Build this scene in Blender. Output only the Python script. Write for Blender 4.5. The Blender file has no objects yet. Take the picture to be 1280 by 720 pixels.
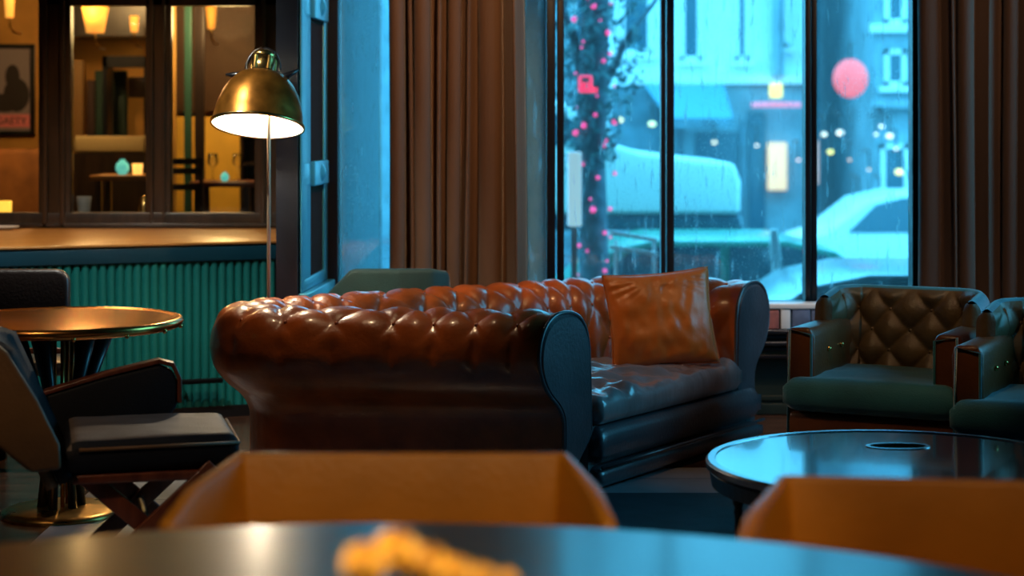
import bpy, bmesh, math, random
from mathutils import Vector, Matrix, noise
S = bpy.context.scene
COL = S.collection
PI = math.pi
F, H0, HY = 2400.0, 1.516, 150.0      # focal length in px, eye height, horizon row
def P(px, py, Y): return Vector(((px-640)/F*Y, Y, H0-(py-HY)/F*Y))
def X(px, Y): return (px-640)/F*Y
def Z(py, Y): return H0-(py-HY)/F*Y
def lin(r, g, b):
    f = lambda c: (c/255/12.92) if c <= 10 else (((c/255)+.055)/1.055)**2.4
    return (f(r), f(g), f(b), 1)
random.seed(7)
# ------------------------------------------------------------------ materials
def mat(name, col, rough=.5, metal=0, bump=0, bscale=40, var=0, vscale=6, coat=0, emit=None, estr=0, sheen=0, trans=0, spec=.5, rvar=0, stretch=None, detail=3):
    m = bpy.data.materials.new(name); m.use_nodes = True
    nt = m.node_tree; b = nt.nodes['Principled BSDF']
    b.inputs['Base Color'].default_value = col
    b.inputs['Roughness'].default_value = rough; b.inputs['Metallic'].default_value = metal
    b.inputs['Specular IOR Level'].default_value = spec
    b.inputs['Coat Weight'].default_value = coat; b.inputs['Coat Roughness'].default_value = .15
    b.inputs['Sheen Weight'].default_value = sheen; b.inputs['Sheen Roughness'].default_value = .4
    b.inputs['Transmission Weight'].default_value = trans
    if emit: b.inputs['Emission Color'].default_value = emit; b.inputs['Emission Strength'].default_value = estr
    tc = nt.nodes.new('ShaderNodeTexCoord'); mp = nt.nodes.new('ShaderNodeMapping')
    nt.links.new(tc.outputs['Object'], mp.inputs[0])
    if stretch: mp.inputs['Scale'].default_value = stretch
    def nz(sc):
        n = nt.nodes.new('ShaderNodeTexNoise'); n.inputs['Scale'].default_value = sc; n.inputs['Detail'].default_value = detail
        nt.links.new(mp.outputs[0], n.inputs['Vector']); return n
    if bump:
        n = nz(bscale); bp = nt.nodes.new('ShaderNodeBump'); bp.inputs['Strength'].default_value = bump; bp.inputs['Distance'].default_value = .01
        nt.links.new(n.outputs['Fac'], bp.inputs['Height']); nt.links.new(bp.outputs[0], b.inputs['Normal'])
    if var or rvar:
        n = nz(vscale)
        if var:
            r = nt.nodes.new('ShaderNodeValToRGB')
            r.color_ramp.elements[0].position = .3; r.color_ramp.elements[1].position = .7
            r.color_ramp.elements[0].color = tuple(c*(1-var) for c in col[:3])+(1,)
            r.color_ramp.elements[1].color = tuple(min(1, c*(1+var)) for c in col[:3])+(1,)
            nt.links.new(n.outputs['Fac'], r.inputs[0]); nt.links.new(r.outputs[0], b.inputs['Base Color'])
        if rvar:
            mr = nt.nodes.new('ShaderNodeMapRange'); mr.inputs['To Min'].default_value = max(.03, rough-rvar); mr.inputs['To Max'].default_value = rough+rvar
            nt.links.new(n.outputs['Fac'], mr.inputs[0]); nt.links.new(mr.outputs[0], b.inputs['Roughness'])
    return m
def emat(name, col, s):
    m = bpy.data.materials.new(name); m.use_nodes = True; nt = m.node_tree
    b = nt.nodes['Principled BSDF']; b.inputs['Base Color'].default_value = col
    b.inputs['Emission Color'].default_value = col; b.inputs['Emission Strength'].default_value = s
    return m
def glassmat(name, tint=(1, 1, 1, 1), gl=.08, rough=.02, rain=False):
    m = bpy.data.materials.new(name); m.use_nodes = True; nt = m.node_tree; nt.nodes.clear()
    o = nt.nodes.new('ShaderNodeOutputMaterial'); mx = nt.nodes.new('ShaderNodeMixShader')
    t = nt.nodes.new('ShaderNodeBsdfTransparent'); g = nt.nodes.new('ShaderNodeBsdfGlossy')
    t.inputs[0].default_value = tint; g.inputs['Roughness'].default_value = rough
    fr = nt.nodes.new('ShaderNodeFresnel'); fr.inputs[0].default_value = 1.45
    ad = nt.nodes.new('ShaderNodeMath'); ad.operation = 'ADD'; ad.inputs[1].default_value = gl-.04; ad.use_clamp = True
    nt.links.new(fr.outputs[0], ad.inputs[0]); nt.links.new(ad.outputs[0], mx.inputs[0])
    nt.links.new(t.outputs[0], mx.inputs[1]); nt.links.new(g.outputs[0], mx.inputs[2])
    last = mx
    if rain:   # drops and running streaks of rain scatter the daylight
        tc = nt.nodes.new('ShaderNodeTexCoord'); mp = nt.nodes.new('ShaderNodeMapping'); mp.inputs['Scale'].default_value = (1, 1, .18)
        nt.links.new(tc.outputs['Object'], mp.inputs[0])
        n1 = nt.nodes.new('ShaderNodeTexNoise'); n1.inputs['Scale'].default_value = 38; n1.inputs['Detail'].default_value = 4
        nt.links.new(mp.outputs[0], n1.inputs['Vector'])
        r1 = nt.nodes.new('ShaderNodeMapRange'); r1.inputs[1].default_value = .58; r1.inputs[2].default_value = .78; r1.inputs[4].default_value = .45
        nt.links.new(n1.outputs['Fac'], r1.inputs[0])
        v = nt.nodes.new('ShaderNodeTexVoronoi'); v.inputs['Scale'].default_value = 75
        nt.links.new(tc.outputs['Object'], v.inputs['Vector'])
        r2 = nt.nodes.new('ShaderNodeMapRange'); r2.inputs[1].default_value = .22; r2.inputs[2].default_value = .10; r2.inputs[3].default_value = 0; r2.inputs[4].default_value = .5
        nt.links.new(v.outputs['Distance'], r2.inputs[0])
        n3 = nt.nodes.new('ShaderNodeTexNoise'); n3.inputs['Scale'].default_value = 1.6
        nt.links.new(tc.outputs['Object'], n3.inputs['Vector'])
        r3 = nt.nodes.new('ShaderNodeMapRange'); r3.inputs[1].default_value = .4; r3.inputs[2].default_value = .65
        nt.links.new(n3.outputs['Fac'], r3.inputs[0])
        mm = nt.nodes.new('ShaderNodeMath'); mm.operation = 'MULTIPLY'; nt.links.new(r2.outputs[0], mm.inputs[0]); nt.links.new(r3.outputs[0], mm.inputs[1])
        a2 = nt.nodes.new('ShaderNodeMath'); a2.operation = 'ADD'; a2.use_clamp = True
        nt.links.new(r1.outputs[0], a2.inputs[0]); nt.links.new(mm.outputs[0], a2.inputs[1])
        a3 = nt.nodes.new('ShaderNodeMath'); a3.operation = 'ADD'; a3.inputs[1].default_value = .05; nt.links.new(a2.outputs[0], a3.inputs[0])
        tl = nt.nodes.new('ShaderNodeBsdfTranslucent'); tl.inputs[0].default_value = (.85, .95, 1, 1)
        m2 = nt.nodes.new('ShaderNodeMixShader'); nt.links.new(a3.outputs[0], m2.inputs[0]); nt.links.new(mx.outputs[0], m2.inputs[1]); nt.links.new(tl.outputs[0], m2.inputs[2])
        last = m2
    nt.links.new(last.outputs[0], o.inputs[0]); return m
def woodmat(name, c1, c2, rough=.35, scale=(1, 12, 12), coat=.2, planks=None):
    m = bpy.data.materials.new(name); m.use_nodes = True; nt = m.node_tree; b = nt.nodes['Principled BSDF']
    b.inputs['Roughness'].default_value = rough; b.inputs['Coat Weight'].default_value = coat; b.inputs['Coat Roughness'].default_value = .2
    tc = nt.nodes.new('ShaderNodeTexCoord'); mp = nt.nodes.new('ShaderNodeMapping'); mp.inputs['Scale'].default_value = scale
    nt.links.new(tc.outputs['Object'], mp.inputs[0])
    n = nt.nodes.new('ShaderNodeTexNoise'); n.inputs['Scale'].default_value = 3; n.inputs['Detail'].default_value = 6
    nt.links.new(mp.outputs[0], n.inputs['Vector'])
    r = nt.nodes.new('ShaderNodeValToRGB'); r.color_ramp.elements[0].position = .35; r.color_ramp.elements[1].position = .65
    r.color_ramp.elements[0].color = c1; r.color_ramp.elements[1].color = c2
    nt.links.new(n.outputs['Fac'], r.inputs[0]); src = r.outputs[0]
    if planks:
        bk = nt.nodes.new('ShaderNodeTexBrick'); bk.inputs['Scale'].default_value = 1; bk.inputs['Brick Width'].default_value = planks[0]
        bk.inputs['Row Height'].default_value = planks[1]; bk.inputs['Mortar Size'].default_value = .006
        bk.inputs['Color1'].default_value = (1, 1, 1, 1); bk.inputs['Color2'].default_value = (.6, .6, .6, 1); bk.inputs['Mortar'].default_value = (.15, .15, .15, 1)
        nt.links.new(tc.outputs['Object'], bk.inputs['Vector'])
        mx = nt.nodes.new('ShaderNodeMix'); mx.data_type = 'RGBA'; mx.blend_type = 'MULTIPLY'; mx.inputs[0].default_value = 1
        nt.links.new(src, mx.inputs[6]); nt.links.new(bk.outputs['Color'], mx.inputs[7]); src = mx.outputs[2]
        bp = nt.nodes.new('ShaderNodeBump'); bp.inputs['Strength'].default_value = .3; bp.inputs['Distance'].default_value = .01
        nt.links.new(bk.outputs['Color'], bp.inputs['Height']); nt.links.new(bp.outputs[0], b.inputs['Normal'])
    nt.links.new(src, b.inputs['Base Color']); return m
M = {}
M['leather'] = mat('cognac_leather', (.33, .068, .009, 1), .38, bump=.22, bscale=40, var=.35, vscale=7, coat=.5, rvar=.08)
M['leather_dark'] = mat('dark_leather', (.060, .050, .058, 1), .36, bump=.2, bscale=60, var=.25, coat=.6)
M['seat_leather'] = mat('seat_leather', (.26, .19, .19, 1), .30, bump=.35, bscale=12, var=.3, vscale=5, coat=1, stretch=(1, 2.5, 1))
M['pillow'] = mat('rust_satin', (.55, .13, .012, 1), .38, bump=.25, bscale=18, var=.15, vscale=9, sheen=.4)
M['velvet'] = mat('teal_velvet', (.03, .20, .26, 1), .72, bump=.2, bscale=120, var=.2, sheen=.8)
M['velvet_green'] = mat('green_velvet', (.003, .042, .048, 1), .7, bump=.2, bscale=120, var=.3, vscale=5, sheen=.25)
M['tuft_brown'] = mat('olive_brown_leather', (.115, .075, .035, 1), .42, bump=.25, bscale=60, var=.3, vscale=8)
M['arm_brown'] = mat('saddle_brown_leather', (.14, .043, .010, 1), .38, bump=.2, bscale=60, var=.25)
M['orange'] = mat('tan_orange_leather', (.56, .225, .016, 1), .42, bump=.15, bscale=70, var=.1, coat=.1)
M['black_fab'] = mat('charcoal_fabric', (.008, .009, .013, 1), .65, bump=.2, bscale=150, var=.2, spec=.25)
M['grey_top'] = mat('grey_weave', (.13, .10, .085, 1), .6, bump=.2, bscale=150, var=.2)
M['taupe'] = mat('taupe_shell', (.16, .085, .035, 1), .5, bump=.15, bscale=90, var=.2)
M['darkbrown'] = mat('dark_brown_leather', (.03, .02, .018, 1), .4, bump=.2, bscale=80, coat=.2)
M['redwood'] = woodmat('red_brown_wood', (.10, .022, .010, 1), (.20, .05, .02, 1), .35, (8, 8, 1.2))
M['brass'] = mat('brass', (.80, .50, .16, 1), .24, 1, rvar=.08, vscale=12, var=.12)
M['shade_brass'] = mat('shade_brass', (.42, .16, .022, 1), .34, .8, rvar=.08, vscale=16, var=.3)
M['brass_dark'] = mat('aged_brass', (.48, .28, .08, 1), .3, 1, rvar=.1, vscale=16, var=.35)
M['copper'] = mat('copper_top', (.80, .36, .09, 1), .24, 1, rvar=.05, vscale=5, var=.08)
M['black'] = mat('black_metal', (.008, .008, .01, 1), .35, 0, coat=.3)
M['frame'] = mat('black_window_paint', (.006, .008, .014, 1), .35, coat=.2)
M['bluepaint'] = mat('deep_blue_paint', (.04, .34, .54, 1), .35, coat=.3, bump=.05)
M['darkwood'] = woodmat('dark_stained_wood', (.016, .009, .005, 1), (.035, .018, .010, 1), .35, (8, 8, 1))
M['orangewood'] = woodmat('honey_wood', (.36, .14, .03, 1), (.55, .25, .06, 1), .35, (1, 12, 12))
M['floor'] = woodmat('floor_boards', (.075, .030, .018, 1), (.13, .055, .03, 1), .24, (1.2, 14, 1), .3, planks=(1.6, .16))
M['tile'] = mat('slate', (.05, .07, .09, 1), .25, bump=.1)
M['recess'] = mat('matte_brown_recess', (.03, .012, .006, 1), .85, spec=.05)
M['pale_tile'] = woodmat('pale_stone_tiles', (.36, .33, .36, 1), (.46, .42, .46, 1), .28, (2, 2, 2), .2, planks=(.9, .45))
M['rug'] = mat('navy_rug', (.012, .03, .045, 1), .8, bump=.5, bscale=200, var=.3)
M['teal'] = mat('teal_counter_paint', (.006, .155, .15, 1), .42, var=.12, vscale=3)
M['tealdark'] = mat('teal_counter_trim', (.004, .05, .085, 1), .4)
M['curtain'] = mat('brown_velvet_curtain', (.115, .056, .028, 1), .8, bump=.2, bscale=100, var=.15, sheen=.25, stretch=(1, 1, .2))
M['curtain_r'] = mat('taupe_velvet_curtain', (.080, .044, .028, 1), .8, bump=.2, bscale=100, var=.15, sheen=.25, stretch=(1, 1, .2))
M['wall'] = mat('dark_plaster', (.035, .035, .04, 1), .7, bump=.1)
M['wallgreen'] = mat('olive_panel_paint', (.022, .045, .04, 1), .45)
M['ceiling'] = mat('ceiling_paint', (.06, .055, .05, 1), .8)
M['warmwall'] = mat('ochre_plaster', (.62, .30, .06, 1), .7, bump=.1, var=.12)
M['pale'] = mat('pale_render', (.72, .76, .78, 1), .7, bump=.2, bscale=8, var=.06)
M['paleblue'] = mat('pale_painted_pier', (.30, .68, .82, 1), .6, var=.05)
M['facade2'] = mat('grey_facade', (.22, .32, .36, 1), .7, var=.25, vscale=2)
M['darkfacade'] = mat('dark_facade', (.10, .18, .22, 1), .6, var=.4, vscale=2.5)
M['winglass'] = mat('dark_window_glass', (.03, .10, .14, 1), .15)
M['street'] = mat('wet_asphalt', (.06, .09, .11, 1), .25, bump=.2, bscale=10, var=.2, rvar=.15, vscale=2)
M['awning'] = mat('awning_canvas', (.10, .28, .36, 1), .7)
M['white'] = mat('white_paint', (.75, .75, .75, 1), .4, coat=.3)
M['greencar'] = mat('green_paint', (.03, .30, .22, 1), .4, coat=.5, var=.3)
M['silver'] = mat('silver_paint', (.35, .42, .46, 1), .3, .3, coat=.5)
M['navycar'] = mat('dark_car_paint', (.03, .08, .12, 1), .3, .2, coat=.5)
M['rubber'] = mat('tyre_rubber', (.015, .015, .018, 1), .7)
M['bark'] = mat('bark', (.10, .16, .20, 1), .9, bump=.8, bscale=14, var=.5, vscale=9)
M['leaf'] = mat('leaves', (.07, .20, .22, 1), .6, var=.6, vscale=3)
M['glass'] = glassmat('thin_glass'); M['rain'] = glassmat('rainy_glass', rain=True)
M['tabletop'] = mat('blue_lacquer', (.012, .045, .062, 1), .30, coat=.35, var=.1)
M['mirror_top'] = mat('smoked_glass_top', (.01, .022, .03, 1), .05, coat=1, spec=.9)
M['paper'] = mat('pink_white_paper', (.55, .5, .48, 1), .6)
M['red'] = mat('brick_red', (.35, .10, .08, 1), .6, var=.3, vscale=20)
M['slateblue'] = mat('slate_blue', (.10, .14, .24, 1), .6, var=.3, vscale=20)
M['petal'] = mat('golden_petals', (.90, .45, .04, 1), .45, var=.25, vscale=25, sheen=.4)
M['stem'] = mat('green_stem', (.05, .12, .03, 1), .6)
M['bulb'] = emat('bulb_glow', (1, .86, .62, 1), 22)
M['inner'] = mat('white_enamel', (.9, .88, .85, 1), .5)
# ------------------------------------------------------------------ mesh helpers
def tag(o, label=None, cat=None, group=None, kind=None):
    if label: o['label'] = label
    if cat: o['category'] = cat
    if group: o['group'] = group
    if kind: o['kind'] = kind
    return o
def empty(name, loc=(0, 0, 0), rz=0, label=None, cat=None, group=None):
    o = bpy.data.objects.new(name, None); COL.objects.link(o); o.location = loc; o.rotation_euler = (0, 0, rz)
    o.empty_display_size = .1
    return tag(o, label, cat, group)
def link(name, me, m, parent=None, smooth=False, bevel=0, solid=0, sub=0, loc=None, rot=None, segs=3, off=-1):
    o = bpy.data.objects.new(name, me); COL.objects.link(o)
    if m is not None:
        for mm in (m if isinstance(m, (list, tuple)) else [m]): me.materials.append(M[mm] if isinstance(mm, str) else mm)
    if parent is not None: o.parent = parent
    if loc is not None: o.location = loc
    if rot is not None: o.rotation_euler = rot
    if smooth:
        for p in me.polygons: p.use_smooth = True
    if solid:
        md = o.modifiers.new('thick', 'SOLIDIFY'); md.thickness = solid; md.offset = off
    if bevel:
        md = o.modifiers.new('bevel', 'BEVEL'); md.width = bevel; md.segments = segs; md.limit_method = 'ANGLE'; md.angle_limit = .6
        for p in me.polygons: p.use_smooth = True
    if sub:
        md = o.modifiers.new('sub', 'SUBSURF'); md.levels = sub; md.render_levels = sub
    return o
def pyme(name, vs, fs):
    me = bpy.data.meshes.new(name); me.from_pydata([tuple(v) for v in vs], [], fs); me.update()
    bm = bmesh.new(); bm.from_mesh(me); bmesh.ops.recalc_face_normals(bm, faces=bm.faces); bm.to_mesh(me); bm.free()
    return me
class B:
    """collects simple shapes into one mesh"""
    def __init__(s): s.v = []; s.f = []
    def add(s, vs, fs):
        n = len(s.v); s.v += [Vector(v) for v in vs]; s.f += [tuple(i+n for i in f) for f in fs]; return s
    def box(s, x0, x1, y0, y1, z0, z1, mx=None):
        vs = [Vector((x, y, z)) for x in (x0, x1) for y in (y0, y1) for z in (z0, z1)]
        if mx is not None: vs = [mx @ v for v in vs]
        return s.add(vs, [(0, 1, 3, 2), (4, 6, 7, 5), (0, 4, 5, 1), (2, 3, 7, 6), (0, 2, 6, 4), (1, 5, 7, 3)])
    def prism(s, pts, a, bb):   # pts = base loop of Vectors, extruded by vector bb-a added
        n = len(pts); vs = [Vector(p)+Vector(a) for p in pts]+[Vector(p)+Vector(bb) for p in pts]
        return s.add(vs, [tuple(range(n))[::-1], tuple(range(n, 2*n))]+[(i, (i+1) % n, (i+1) % n+n, i+n) for i in range(n)])
    def tube(s, pts, r, n=10, cap=True):
        pts = [Vector(p) for p in pts]; R = r if isinstance(r, (list, tuple)) else [r]*len(pts)
        vs = []; fs = []
        t0 = (pts[1]-pts[0]).normalized(); up = Vector((0, 0, 1)) if abs(t0.z) < .9 else Vector((1, 0, 0))
        for i, p in enumerate(pts):
            t = (pts[min(i+1, len(pts)-1)]-pts[max(i-1, 0)]).normalized()
            a = t.cross(up).normalized(); b2 = t.cross(a).normalized()
            for k in range(n):
                an = 2*PI*k/n; vs.append(p+a*math.cos(an)*R[i]+b2*math.sin(an)*R[i])
        for i in range(len(pts)-1):
            for k in range(n):
                fs.append((i*n+k, i*n+(k+1) % n, (i+1)*n+(k+1) % n, (i+1)*n+k))
        if cap: fs += [tuple(range(n)), tuple(range((len(pts)-1)*n, len(pts)*n))]
        return s.add(vs, fs)
    def lathe(s, prof, c=(0, 0, 0), n=40, mx=None):
        vs = []; fs = []
        for r, z in prof:
            for k in range(n):
                an = 2*PI*k/n; vs.append(Vector((c[0]+max(r, 1e-4)*math.cos(an), c[1]+max(r, 1e-4)*math.sin(an), c[2]+z)))
        if mx is not None: vs = [mx @ v for v in vs]
        for i in range(len(prof)-1):
            for k in range(n): fs.append((i*n+k, i*n+(k+1) % n, (i+1)*n+(k+1) % n, (i+1)*n+k))
        return s.add(vs, fs)
    def ball(s, c, r, n=16, sc=(1, 1, 1)):
        pr = [(math.sin(PI*i/(n//2)), -math.cos(PI*i/(n//2))) for i in range(n//2+1)]
        mx = Matrix.Translation(c) @ Matrix.Diagonal((r*sc[0], r*sc[1], r*sc[2], 1))
        return s.lathe(pr, n=n, mx=mx)
    def out(s, name, m, parent=None, **k): return link(name, pyme(name, s.v, s.f), m, parent, **k)
def grid(f, nu, nv, closed_u=False):
    vs = [f(i/nu if not closed_u else i/nu, j/nv) for i in range(nu+(0 if closed_u else 1)) for j in range(nv+1)]
    cu = nu if closed_u else nu+1; fs = []
    for i in range(nu):
        for j in range(nv):
            a = i*(nv+1)+j; b = ((i+1) % cu)*(nv+1)+j; fs.append((a, b, b+1, a+1))
    return vs, fs
def cushion(quad, z0, z1, nu=28, nv=20, puff=.03, edge=.035, wr=0, seed=0, sc=4):
    """a soft slab over a quad of plan corners: one closed mesh"""
    a, b, c, d = [Vector((q[0], q[1], 0)) for q in quad]; vs = []; fs = []
    def pos(u, v, top):
        p = (a*(1-u)+b*u)*(1-v)+(d*(1-u)+c*u)*v
        e = min(u, 1-u)*(b-a).length; e2 = min(v, 1-v)*(d-a).length
        k = 1-(1-min(1, e/edge))**2; k2 = 1-(1-min(1, e2/edge))**2; kk = math.sqrt(max(0, k*k2))
        mid = (z0+z1)/2; hh = (z1-z0)/2
        bul = math.sin(PI*u)*math.sin(PI*v)
        z = mid+(1 if top else -1)*hh*(.45+.55*kk)+(puff*bul if top else 0)
        if top and wr: z += wr*kk*(noise.noise(Vector((p.x*sc, p.y*sc*2.2, seed)))+.5*noise.noise(Vector((p.x*sc*3, p.y*sc*3, seed+5))))
        return Vector((p.x, p.y, z))
    for top in (1, 0):
        g, f = grid(lambda u, v: pos(u, v, top), nu, nv); n = len(vs); vs += g; fs += [tuple(i+n for i in q) for q in f]
    N = (nu+1)*(nv+1)
    ring = [i*(nv+1) for i in range(nu+1)]+[nu*(nv+1)+j for j in range(1, nv+1)]+[i*(nv+1)+nv for i in range(nu-1, -1, -1)]+[j for j in range(nv-1, 0, -1)]
    for i in range(len(ring)):
        a_, b_ = ring[i], ring[(i+1) % len(ring)]; fs.append((a_, b_, b_+N, a_+N))
    return vs, fs
def copy_tree(o, parent=None):
    c = o.copy(); COL.objects.link(c)
    if parent is not None: c.parent = parent
    for ch in list(o.children): copy_tree(ch, c)
    return c
def sbox(name, m, x0, x1, y0, y1, z0, z1, bevel=0, parent=None, kind='structure'):
    o = B().box(x0, x1, y0, y1, z0, z1).out(name, m, parent, bevel=bevel)
    if kind and parent is None: o['kind'] = kind
    return o
# ------------------------------------------------------------------ the room shell
WY = 9.9
sbox('floor', 'floor', -6, 4.2, -2.5, 14.8, -.12, 0)
sbox('ceiling', 'ceiling', -6, 4.2, -2.5, 14.8, 4.1, 4.25)
sbox('wall_left', 'wall', -6.15, -6, -2.5, 14.8, 0, 4.1)
sbox('wall_front', 'wall', -6, 4.2, -3.8, -2.5, 0, 4.1)
tag(B().box(-1.72, 4.19, -2.4, 8.35, .0005, .004).out('floor_tiles', 'pale_tile'), kind='structure')
rg = B().box(.35, 3.9, 3.0, 7.78, .0042, .0055).out('area_rug', 'rug'); tag(rg, 'dark blue rug under the round coffee table', 'rug')
# right wall with a window opening beside the camera
b = B().box(4.2, 4.4, -2.5, 6.9, 0, 4.1).box(4.2, 4.4, 9.3, 14.8, 0, 4.1).box(4.2, 4.4, 6.9, 9.3, 0, .5).box(4.2, 4.4, 6.9, 9.3, 3.8, 4.1)
tag(b.out('wall_right', 'wall'), kind='structure')
w = B()
for y in (6.9, 8.07, 9.24): w.box(4.22, 4.30, y, y+.06, .5, 3.8)
w.box(4.22, 4.30, 6.9, 9.3, .5, .56).box(4.22, 4.30, 6.9, 9.3, 3.74, 3.8)
w2 = w.out('window_2', 'frame'); tag(w2, kind='structure')
B().box(4.25, 4.256, 6.96, 9.24, .56, 3.74).out('pane', 'glass', w2)
# window wall: dado under the sill, header over the panes
XL = X(423, WY)           # left jamb
sx = X(1150, WY)
b = B().box(-1.0, 4.2, WY, WY+.2, 0, .50).box(-1.0, 4.2, WY, WY+.2, 3.9, 4.1).box(sx, 4.2, WY, WY+.2, .5, 3.9).box(-1.0, XL, WY, WY+.2, .5, 3.9)
tag(b.out('wall_back', 'wallgreen'), kind='structure')
d = B()
for x0, x1 in ((.35, 1.02), (1.12, 1.9), (2.0, 2.9)):      # dado panel mouldings
    d.box(x0, x1, WY-.02, WY, .07, .10).box(x0, x1, WY-.02, WY, .30, .325).box(x0, x0+.03, WY-.02, WY, .1, .3).box(x1-.03, x1, WY-.02, WY, .1, .3)
tag(d.out('trim_1', 'wallgreen', bevel=.006), kind='structure')
tag(B().box(-1.0, 4.2, WY-.03, WY, 0, .06).out('baseboard_back', 'wallgreen', bevel=.006), kind='structure')
# stepped sill
s = B()
for k, (zz, dep) in enumerate(((.455, .20), (.425, .16), (.395, .19), (.36, .13), (.325, .15))):
    s.box(-.9, 4.2, WY-dep, WY, zz-.022, zz)
tag(s.out('trim_2', 'frame', bevel=.007), kind='structure')
tag(B().box(-.9, 4.2, WY-.11, WY, .30, .45).out('trim_3', 'arm_brown'), kind='structure')
# window frame and panes
wf = B()
posts = [(415, 425), (683, 694), (696, 705), (825, 831), (833, 842), (1004, 1011), (1013, 1020), (1137, 1150)]
GY = 10.0
for i, (a, c) in enumerate(posts): wf.box(X(a, GY), X(c, GY), GY-(.07 if i % 2 else .04), GY+.04, .50, 3.9)
wf.box(XL, sx, GY-.05, GY+.04, .50, .575).box(XL, sx, GY-.05, GY+.04, 3.8, 3.9)
win = wf.out('window_1', 'frame', bevel=.004); tag(win, kind='structure')
for a, c in ((425, 683), (705, 825), (842, 1004), (1020, 1137)):
    B().box(X(a, GY)+.002, X(c, GY)-.002, GY-.004, GY+.002, .575, 3.8).out('pane', 'rain', win)
# partition stub with the panelled pilaster facing the window
px0, px1 = X(345, 9.0), X(372, 9.0)
tag(B().box(px0, px1, 9.0, 14.8, 0, 4.1).out('wall_bar', 'frame'), kind='structure')
pl = B()
pf = px1
def pil(y0, y1, z0, z1, t): pl.box(pf, pf+t, y0, y1, z0, z1)
pil(9.02, 9.86, .62, .70, .05); pil(9.04, 9.84, 0, .62, .04); pil(9.0, 9.88, .60, .635, .055)
for y0, y1 in ((9.04, 9.30), (9.72, 9.84)): pil(y0, y1, .70, 4.1, .014)
for z0, z1 in ((.70, .76), (1.20, 1.31), (2.02, 2.13), (2.9, 4.1)): pil(9.10, 9.78, z0, z1, .015)
pil(9.30, 9.74, 1.195, 1.315, .035); pil(9.30, 9.74, 2.01, 2.14, .035)
pilo = pl.out('column_bar', 'bluepaint', bevel=.008); tag(pilo, kind='structure')
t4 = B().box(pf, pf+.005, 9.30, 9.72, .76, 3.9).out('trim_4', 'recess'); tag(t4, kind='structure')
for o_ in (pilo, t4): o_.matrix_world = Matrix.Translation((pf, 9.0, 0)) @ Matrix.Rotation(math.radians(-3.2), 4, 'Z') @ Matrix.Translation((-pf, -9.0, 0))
for z in (1.255, 2.075):
    r = B(); r.lathe([(0, .02), (.02, .018), (.035, .008), (.045, 0)], mx=Matrix.Translation((pf+.035, 9.52, z)) @ Matrix.Rotation(PI/2, 4, 'Y'), n=20)
    r.out('rosette', 'bluepaint', pilo, smooth=True)
tag(B().box(pf, XL, WY-.02, WY+.05, .5, 4.1).out('trim_5', 'frame'), kind='structure')
# ------------------------------------------------------------------ bar counter
cA = Vector((X(0, 9.4), 9.4, 0)); cB = Vector((X(344, 9.92), 9.92, 0)); dv = (cB-cA).normalized(); nrm = Vector((dv.y, -dv.x, 0))
if nrm.y > 0: nrm = -nrm
cS = cA-dv*2.6; LEN = (cB-cS).length
bar = empty('bar_counter', cS, math.atan2(dv.y, dv.x), 'fluted teal bar counter with honey wood top along the left', 'bar counter')
TZ = .897
nf = int(LEN/.043); prof = []
for i in range(nf):
    for k in range(6):
        a = PI*k/6; prof.append((LEN*(i+(1-math.cos(a))/2)/nf, -.026*math.sin(a)-.004))
prof.append((LEN, -.004))
vs = []; fs = []
for x, y in prof: vs += [(x, y, .06), (x, y, TZ-.085)]
for i in range(len(prof)-1): fs.append((2*i, 2*i+2, 2*i+3, 2*i+1))
link('fluted_front', pyme('fluted_front', vs, fs), 'teal', bar, smooth=True)
B().box(0, LEN, .0, .55, .0, TZ-.017).out('carcass', 'tealdark', bar)
B().box(0, LEN, -.04, .0, TZ-.10, TZ-.017).out('top_rail', 'tealdark', bar, bevel=.008)
B().box(0, LEN, -.03, .0, 0, .06).out('plinth', 'black', bar)
tp = B()
Mi = Matrix.Rotation(-math.atan2(dv.y, dv.x), 4, 'Z') @ Matrix.Translation(-cS)
loop = [Mi @ Vector(p) for p in (cS+nrm*.05, cB+nrm*.05, Vector((px0-.01, 9.92, 0)), Vector((px0-.01, 10.98, 0)), Vector((cS.x, 10.98, 0)))]
tp.prism(loop, (0, 0, TZ-.016), (0, 0, TZ)); tp.out('countertop', 'orangewood', bar, bevel=.006)
B().tube([(0, -.10, .20), (LEN-.3, -.10, .20)], .014).out('foot_rail', 'black', bar, smooth=True)
for k in range(5):
    x = .4+k*(LEN-.9)/4
    B().tube([(x, -.10, .20), (x, -.01, .20)], .009).out('rail_bracket', 'black', bar, smooth=True)
# ------------------------------------------------------------------ glazed screen behind the bar
SY = 11.0
sc = B()
def sp(a, c, y0=SY, y1=SY+.09, z0=TZ+.005, z1=4.1): sc.box(X(a, SY), X(c, SY), y0, y1, z0, z1)
sp(48, 88); sp(54, 60, SY-.03, SY); sp(76, 82, SY-.03, SY); sp(182, 213); sp(187, 192, SY-.02, SY); sp(203, 207, SY-.02, SY); sp(318, 362); sp(326, 332, SY-.02, SY)
sp(-420, -380); sp(-200, -160)
sc.box(-6, X(362, SY), SY-.01, SY+.1, TZ+.005, Z(266, SY)); sc.box(-6, X(362, SY), SY-.03, SY, TZ+.005, Z(279, SY))
sc.box(X(48, SY), X(362, SY), SY, SY+.09, Z(7, SY), Z(-14, SY)); sc.box(-6, X(362, SY), SY, SY+.09, 3.9, 4.1)
scr = sc.out('window_3', 'darkwood', bevel=.004); tag(scr, kind='structure')
for a, c in ((88, 182), (213, 318)):
    B().box(X(a, SY), X(c, SY), SY+.03, SY+.034, Z(266, SY), Z(7, SY)).out('pane', 'glass', scr)
tag(B().box(-6, px0, SY-.02, SY+.1, 0, TZ-.04).out('wall_screen', 'darkwood'), kind='structure')
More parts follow.
